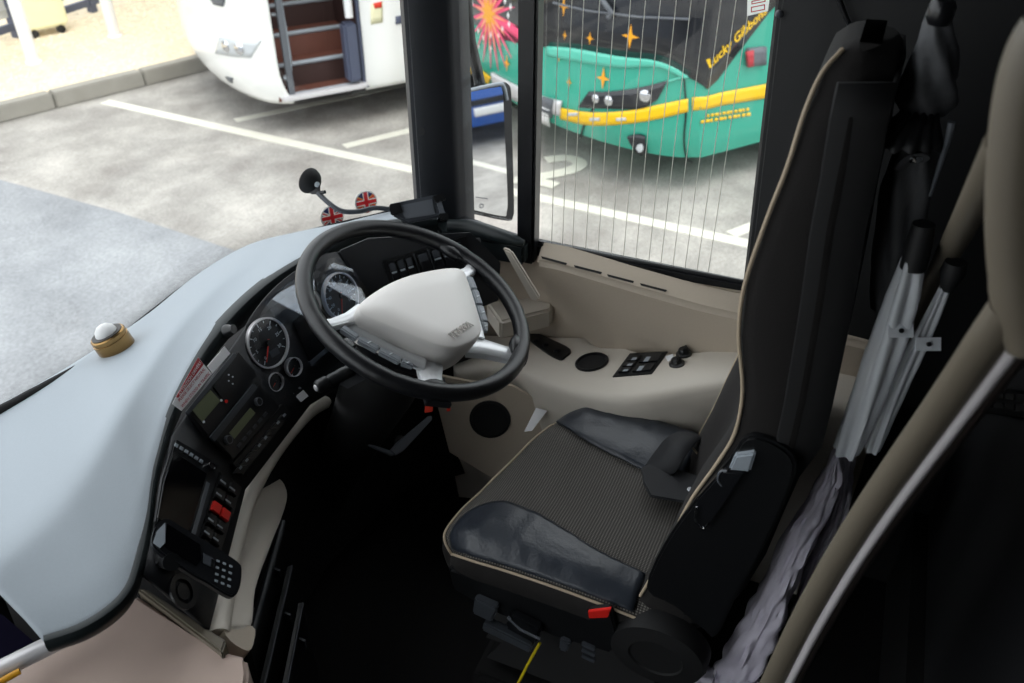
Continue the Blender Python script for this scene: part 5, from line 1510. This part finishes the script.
# ================================================================== RIGHT-HAND SIDE: PARTITION, UMBRELLAS, BAG
def right_side():
    # beige partition rim with silver trim
    px = [(768, 712), (782, 683), (806, 634), (838, 576), (872, 522), (905, 474), (940, 425), (968, 385), (992, 350), (1016, 316)]
    xs = [.74, .73, .715, .70, .685, .67, .65, .63, .61, .60]
    C = spline([at(x-6, y-8, x=q) for (x, y), q in zip(px, xs)], 4)
    t = thing('partition', 'beige rimmed partition with a silver edge strip behind the seat', 'partition', (C[0].x, C[0].y-.02, C[0].z-.25))
    side = RT*.85+UP*-.5
    m = MB(); m.tube(C, [.0145]*len(C), 14, flat=.9); m.build('rim', 'rail', t)
    sp = [p+(RT*.86+UP*-.40)*.0165-FW*.007 for p in C]
    m = MB(); m.tube(sp, .0062, 10); m.build('edge_strip', 'strip', t)
    sp2 = [p+(RT*.86+UP*-.40)*.0265 for p in C]
    m = MB(); m.tube(sp2, .0075, 10); m.build('edge_seal', 'raildark', t)
    # the panel itself: runs back across the bus behind the seat
    m = MB(); n = len(C)
    a = [p+V((0, -.012, 0)) for p in C]
    # big dark board on the passenger side
    lower = V((.78, -.14, .24)); 
    pts = [V((p.x, p.y, p.z)) for p in a]
    poly = [V((p.x+.01, p.y-.03, p.z-.01)) for p in C]
    m.grid(lambda u, v: C[round(u*(n-1))].lerp(C[round(u*(n-1))]+V((.48, -.11, -.42)), v)+V((.01, -.002, -.008)), n-1, 6)
    m.build('panel', 'wallgrey', t, solid=.01)
    # loop handle: thick beige tube
    L = [(1060, 8), (1030, 30), (1012, 62), (1001, 110), (995, 170), (993, 225), (997, 285), (1010, 345)]
    P = spline([V((.63, -.33, 1.60)), V((.615, -.21, 1.60))]+[at(x+22, y, x=.60) for x, y in L], 5)
    h = thing('grab_handle', 'thick beige loop grab handle at the right edge above the partition', 'grab handle', P[-1])
    MB().tube(P, [.018]*(len(P)-6)+[.019, .019, .019, .018, .018, .017], 18).build('grip', 'rail', h)
    pts = spline([at(1008, 140, x=.62), at(985, 185, x=.72), at(962, 228, x=.90), at(935, 280, x=1.14), at(905, 345, x=1.26), at(880, 400, x=1.36)], 4)
    MB().tube(pts, .014, 14).build('rear_bar', 'rail', h)
    # dark bulkhead with ventilation slots
    m = MB(); m.prism([(.62, -.33, .24), (1.555, -.33, .24), (1.555, -.33, 2.1), (.62, -.33, 2.1)], (0, -.03, 0))
    struct(m.build('wall_1', 'wallgrey'), 'dark bulkhead behind the partition')
    pl = Plane((0, -.33, 0), (0, 1, 0))
    v = thing('air_vent', 'dark slotted air vent at the right edge behind the partition', 'vent', pl.hit(1004, 402))
    slab([(980, 385), (1040, 392), (1040, 420), (980, 412)], pl, .006).build('vent_plate', 'black', v)
    for r in range(2):
        for c in range(5):
            x, y = 985+c*11, 391+r*10+c*1.2
            slab([(x, y), (x+8, y+1), (x+8, y+7), (x, y+6)], pl, .002, .006).build('slot', 'deep', v)

    # --- black umbrella, rolled, with ruffled hem and strap
    def axis(px, x): return [at(a, b, x=x) for a, b in px]
    U = spline([at(946, -40, x=1.0), at(938, 22, x=1.0), at(932, 70, x=1.0), at(922, 115, x=1.0), at(917, 150, x=1.0), at(906, 200, x=1.0), at(893, 262, x=1.0), at(884, 310, x=1.0)], 6)
    t = thing('black_umbrella', 'rolled black umbrella standing upright behind the driver seat', 'umbrella', U[-1])
    def rad(f, pts):
        f *= len(pts)-1; k = min(int(f), len(pts)-2); return pts[k]*(1-(f-k))+pts[k+1]*(f-k)
    def folded(path, radii, name, folds=6, amp=.2, seed=0, tw=2.0, mm='umb', parent=t):
        m = MB(); rings = []; n = 40; L = len(path)
        for i, p in enumerate(path):
            tan = (path[min(i+1, L-1)]-path[max(i-1, 0)]).normalized()
            a = tan.cross(FW).normalized(); b = tan.cross(a); f = i/(L-1); r = rad(f, radii)
            rg = []
            for k in range(n):
                th = 2*PI*k/n
                q = r*(1+amp*math.sin(folds*th+tw*2*PI*f+seed)+.12*noise.noise(V((math.cos(th)*2, math.sin(th)*2, f*6+seed))))
                rg.append(p+a*(q*math.cos(th))+b*(q*math.sin(th)))
            rings.append(rg)
        m.loft(rings); return m.build(name, mm, parent, smooth=50)
    k1 = [p for p in U if p.z > at(905, 118, x=1.0).z]
    folded(k1[3:], [.006, .012, .017, .021, .026, .030, .020], 'canopy_upper', 5, .14, 0)
    k2 = [p for p in U if p.z < at(905, 100, x=1.0).z]
    folded(k2, [.012, .018, .024, .026, .025, .021, .014], 'canopy_lower', 5, .16, 2)
    # ruffle hem
    c = at(920, 112, x=.985); m = MB(); rings = []
    for j in range(4):
        rg = []
        for k in range(60):
            th = 2*PI*k/60; r = .018+.007*j+.003*math.sin(14*th)*j/3
            rg.append(c+RT*(-.006*j+r*math.cos(th))+UP*(-.012*j+.012*math.sin(14*th+j)*.2+r*.35*math.sin(th))+FW*(r*math.sin(th)*.7))
        rings.append(rg)
    m.loft(rings, True, False); m.build('ruffled_hem', 'umbdark', t, smooth=60, solid=.001)
    MB().tube([U[0]+V((0, 0, .1)), U[0], U[8]], .008, 10).build('shaft', 'black', t)
    MB().lathe(at(941, 12, x=.99), V((0, 0, 1)), [(.010, -.012), (.013, -.006), (.013, .006), (.010, .012)], 16).build('tip_collar', 'satin', t)
    sp = at(916, 157, x=.96)
    MB().lathe(sp, -FW, [(.007, -.004), (.007, .002), (.004, .004)], 16).build('press_stud', 'chrome', t)
    MB().tube(spline([at(900, 168, x=.97), at(908, 160, x=.962), at(917, 157, x=.962), at(924, 160, x=.968)], 4), .008, 10, flat=.35).build('strap', 'umb', t)
    MB().tube([at(952, 122, x=.96), at(948, 140, x=.96), at(930, 196, x=.97)], [.004, .003, .0015], 8).build('rib_tip', 'greymetal', t)
    # --- two clear plastic covered umbrellas
    for (px, x, rr, l, cap) in (([(916, 252), (903, 300), (884, 352), (864, 405), (846, 452)], .955, [.010, .017, .019, .018, .015], 'folded clear plastic umbrella with black top, the left one behind the seat', [(924, 224), (920, 240), (913, 268)]),
                                ([(948, 282), (932, 318), (910, 362), (890, 405), (872, 450)], .97, [.005, .008, .010, .010, .009], 'slimmer folded clear plastic umbrella beside the rear handle bar', [(956, 262), (953, 272), (946, 290)])):
        path = spline([at(a, b, x=x) for a, b in px], 5)
        u = thing('clear_umbrella', l, 'umbrella', path[-1], 'clear umbrellas behind the seat')
        folded(path, rr, 'canopy', 5, .22, 1, 1.0, 'clear', u)
        MB().tube(path, .0045, 8).build('shaft', 'umbdark', u)
        MB().tube([at(a, b, x=x) for a, b in cap], [.012, .014, rr[1]*.85], 14).build('top_cap', 'umbdark', u)
        c = path[8]-FW*.022
        MB().box(c, (.03, .003, .016), (RT, FW, UP)).build('strap_tab', 'clear', u)
        MB().lathe(c-FW*.002, -FW, [(.003, 0), (.003, .002)], 10).build('press_stud', 'black', u)
    # --- pale lilac cloth bag crumpled between the seat and the partition
    bagt = thing('cloth_bag', 'crumpled pale lilac cloth bag between the seat and the partition', 'bag', at(728, 690, x=.96))
    def sack(path, radii, name, label, seed):
        path = spline(path, 14); m = MB(); n = 48; rings = []
        for i, p in enumerate(path):
            f = i/(len(path)-1); tan = (path[min(i+1, len(path)-1)]-path[max(i-1, 0)]).normalized()
            a = tan.cross(V((0, 1, 0))).normalized(); b = tan.cross(a)
            r = rad(f, radii); rg = []
            for k in range(n):
                th = 2*PI*k/n
                w = noise.noise(V((math.cos(th)*1.5+seed, math.sin(th)*1.5, f*7)))*.4+abs(noise.noise(V((math.cos(th)*2.4, math.sin(th)*2.4+seed, f*12))))*.5-.1
                rg.append(p+a*(r*(1+w)*math.cos(th))+b*(r*.62*(1+w)*math.sin(th)))
            rings.append(rg)
        m.loft(rings); return m.build(name, 'cloth', bagt, smooth=70)
    sack([at(838, 452, x=1.05), at(826, 490, x=1.03), at(800, 540, x=1.0), at(772, 600, x=.98), at(745, 655, x=.97), at(728, 690, x=.96)], [.012, .028, .032, .042, .05, .045], 'bag_body', '', 0)
    sack([at(846, 440, x=1.10), at(842, 500, x=1.10), at(815, 570, x=1.08), at(790, 640, x=1.05)], [.018, .020, .020, .02], 'rolled_fold', '', 5)
    sack([at(690, 676, x=.93), at(720, 690, x=.93), at(770, 705, x=.9)], [.02, .04, .03], 'loose_flap', '', 9)
right_side()

# ================================================================== LIGHT, WORLD, CAMERA
w = bpy.data.worlds.new('overcast'); sc.world = w; w.use_nodes = True
nt = w.node_tree; bg = nt.nodes['Background']
tc = nt.nodes.new('ShaderNodeTexCoord'); sep = nt.nodes.new('ShaderNodeSeparateXYZ'); rp = nt.nodes.new('ShaderNodeValToRGB')
rp.color_ramp.elements[0].position = .0; rp.color_ramp.elements[0].color = (.92, .95, 1.0, 1)
rp.color_ramp.elements[1].position = .8; rp.color_ramp.elements[1].color = (1.0, 1.02, 1.06, 1)
nt.links.new(tc.outputs['Generated'], sep.inputs[0]); nt.links.new(sep.outputs['Z'], rp.inputs[0]); nt.links.new(rp.outputs[0], bg.inputs['Color'])
bg.inputs['Strength'].default_value = 1.0
sun = bpy.data.lights.new('sun', 'SUN'); sun.energy = .5; sun.angle = math.radians(25); sun.color = (1, .97, .92)
so = bpy.data.objects.new('sun', sun); COL.objects.link(so)
sd = V((-.3, -.35, 1.0)); so.rotation_euler = sd.to_track_quat('Z', 'Y').to_euler()

cam = bpy.data.cameras.new('camera'); cam.sensor_width = 36; cam.lens = FPX/1024*36; cam.clip_start = .02; cam.clip_end = 200
cam.dof.use_dof = True; cam.dof.focus_distance = 1.45; cam.dof.aperture_fstop = 5.6
co = bpy.data.objects.new('camera', cam); COL.objects.link(co)
R_ = Matrix((RT, UP, -FW)).transposed()
co.matrix_world = Matrix.Translation(CAM) @ R_.to_4x4()
sc.camera = co
vs = sc.view_settings
vs.view_transform = 'Standard'; vs.look = 'None'; vs.exposure = 1.2; vs.gamma = 1; vs.use_curve_mapping = False
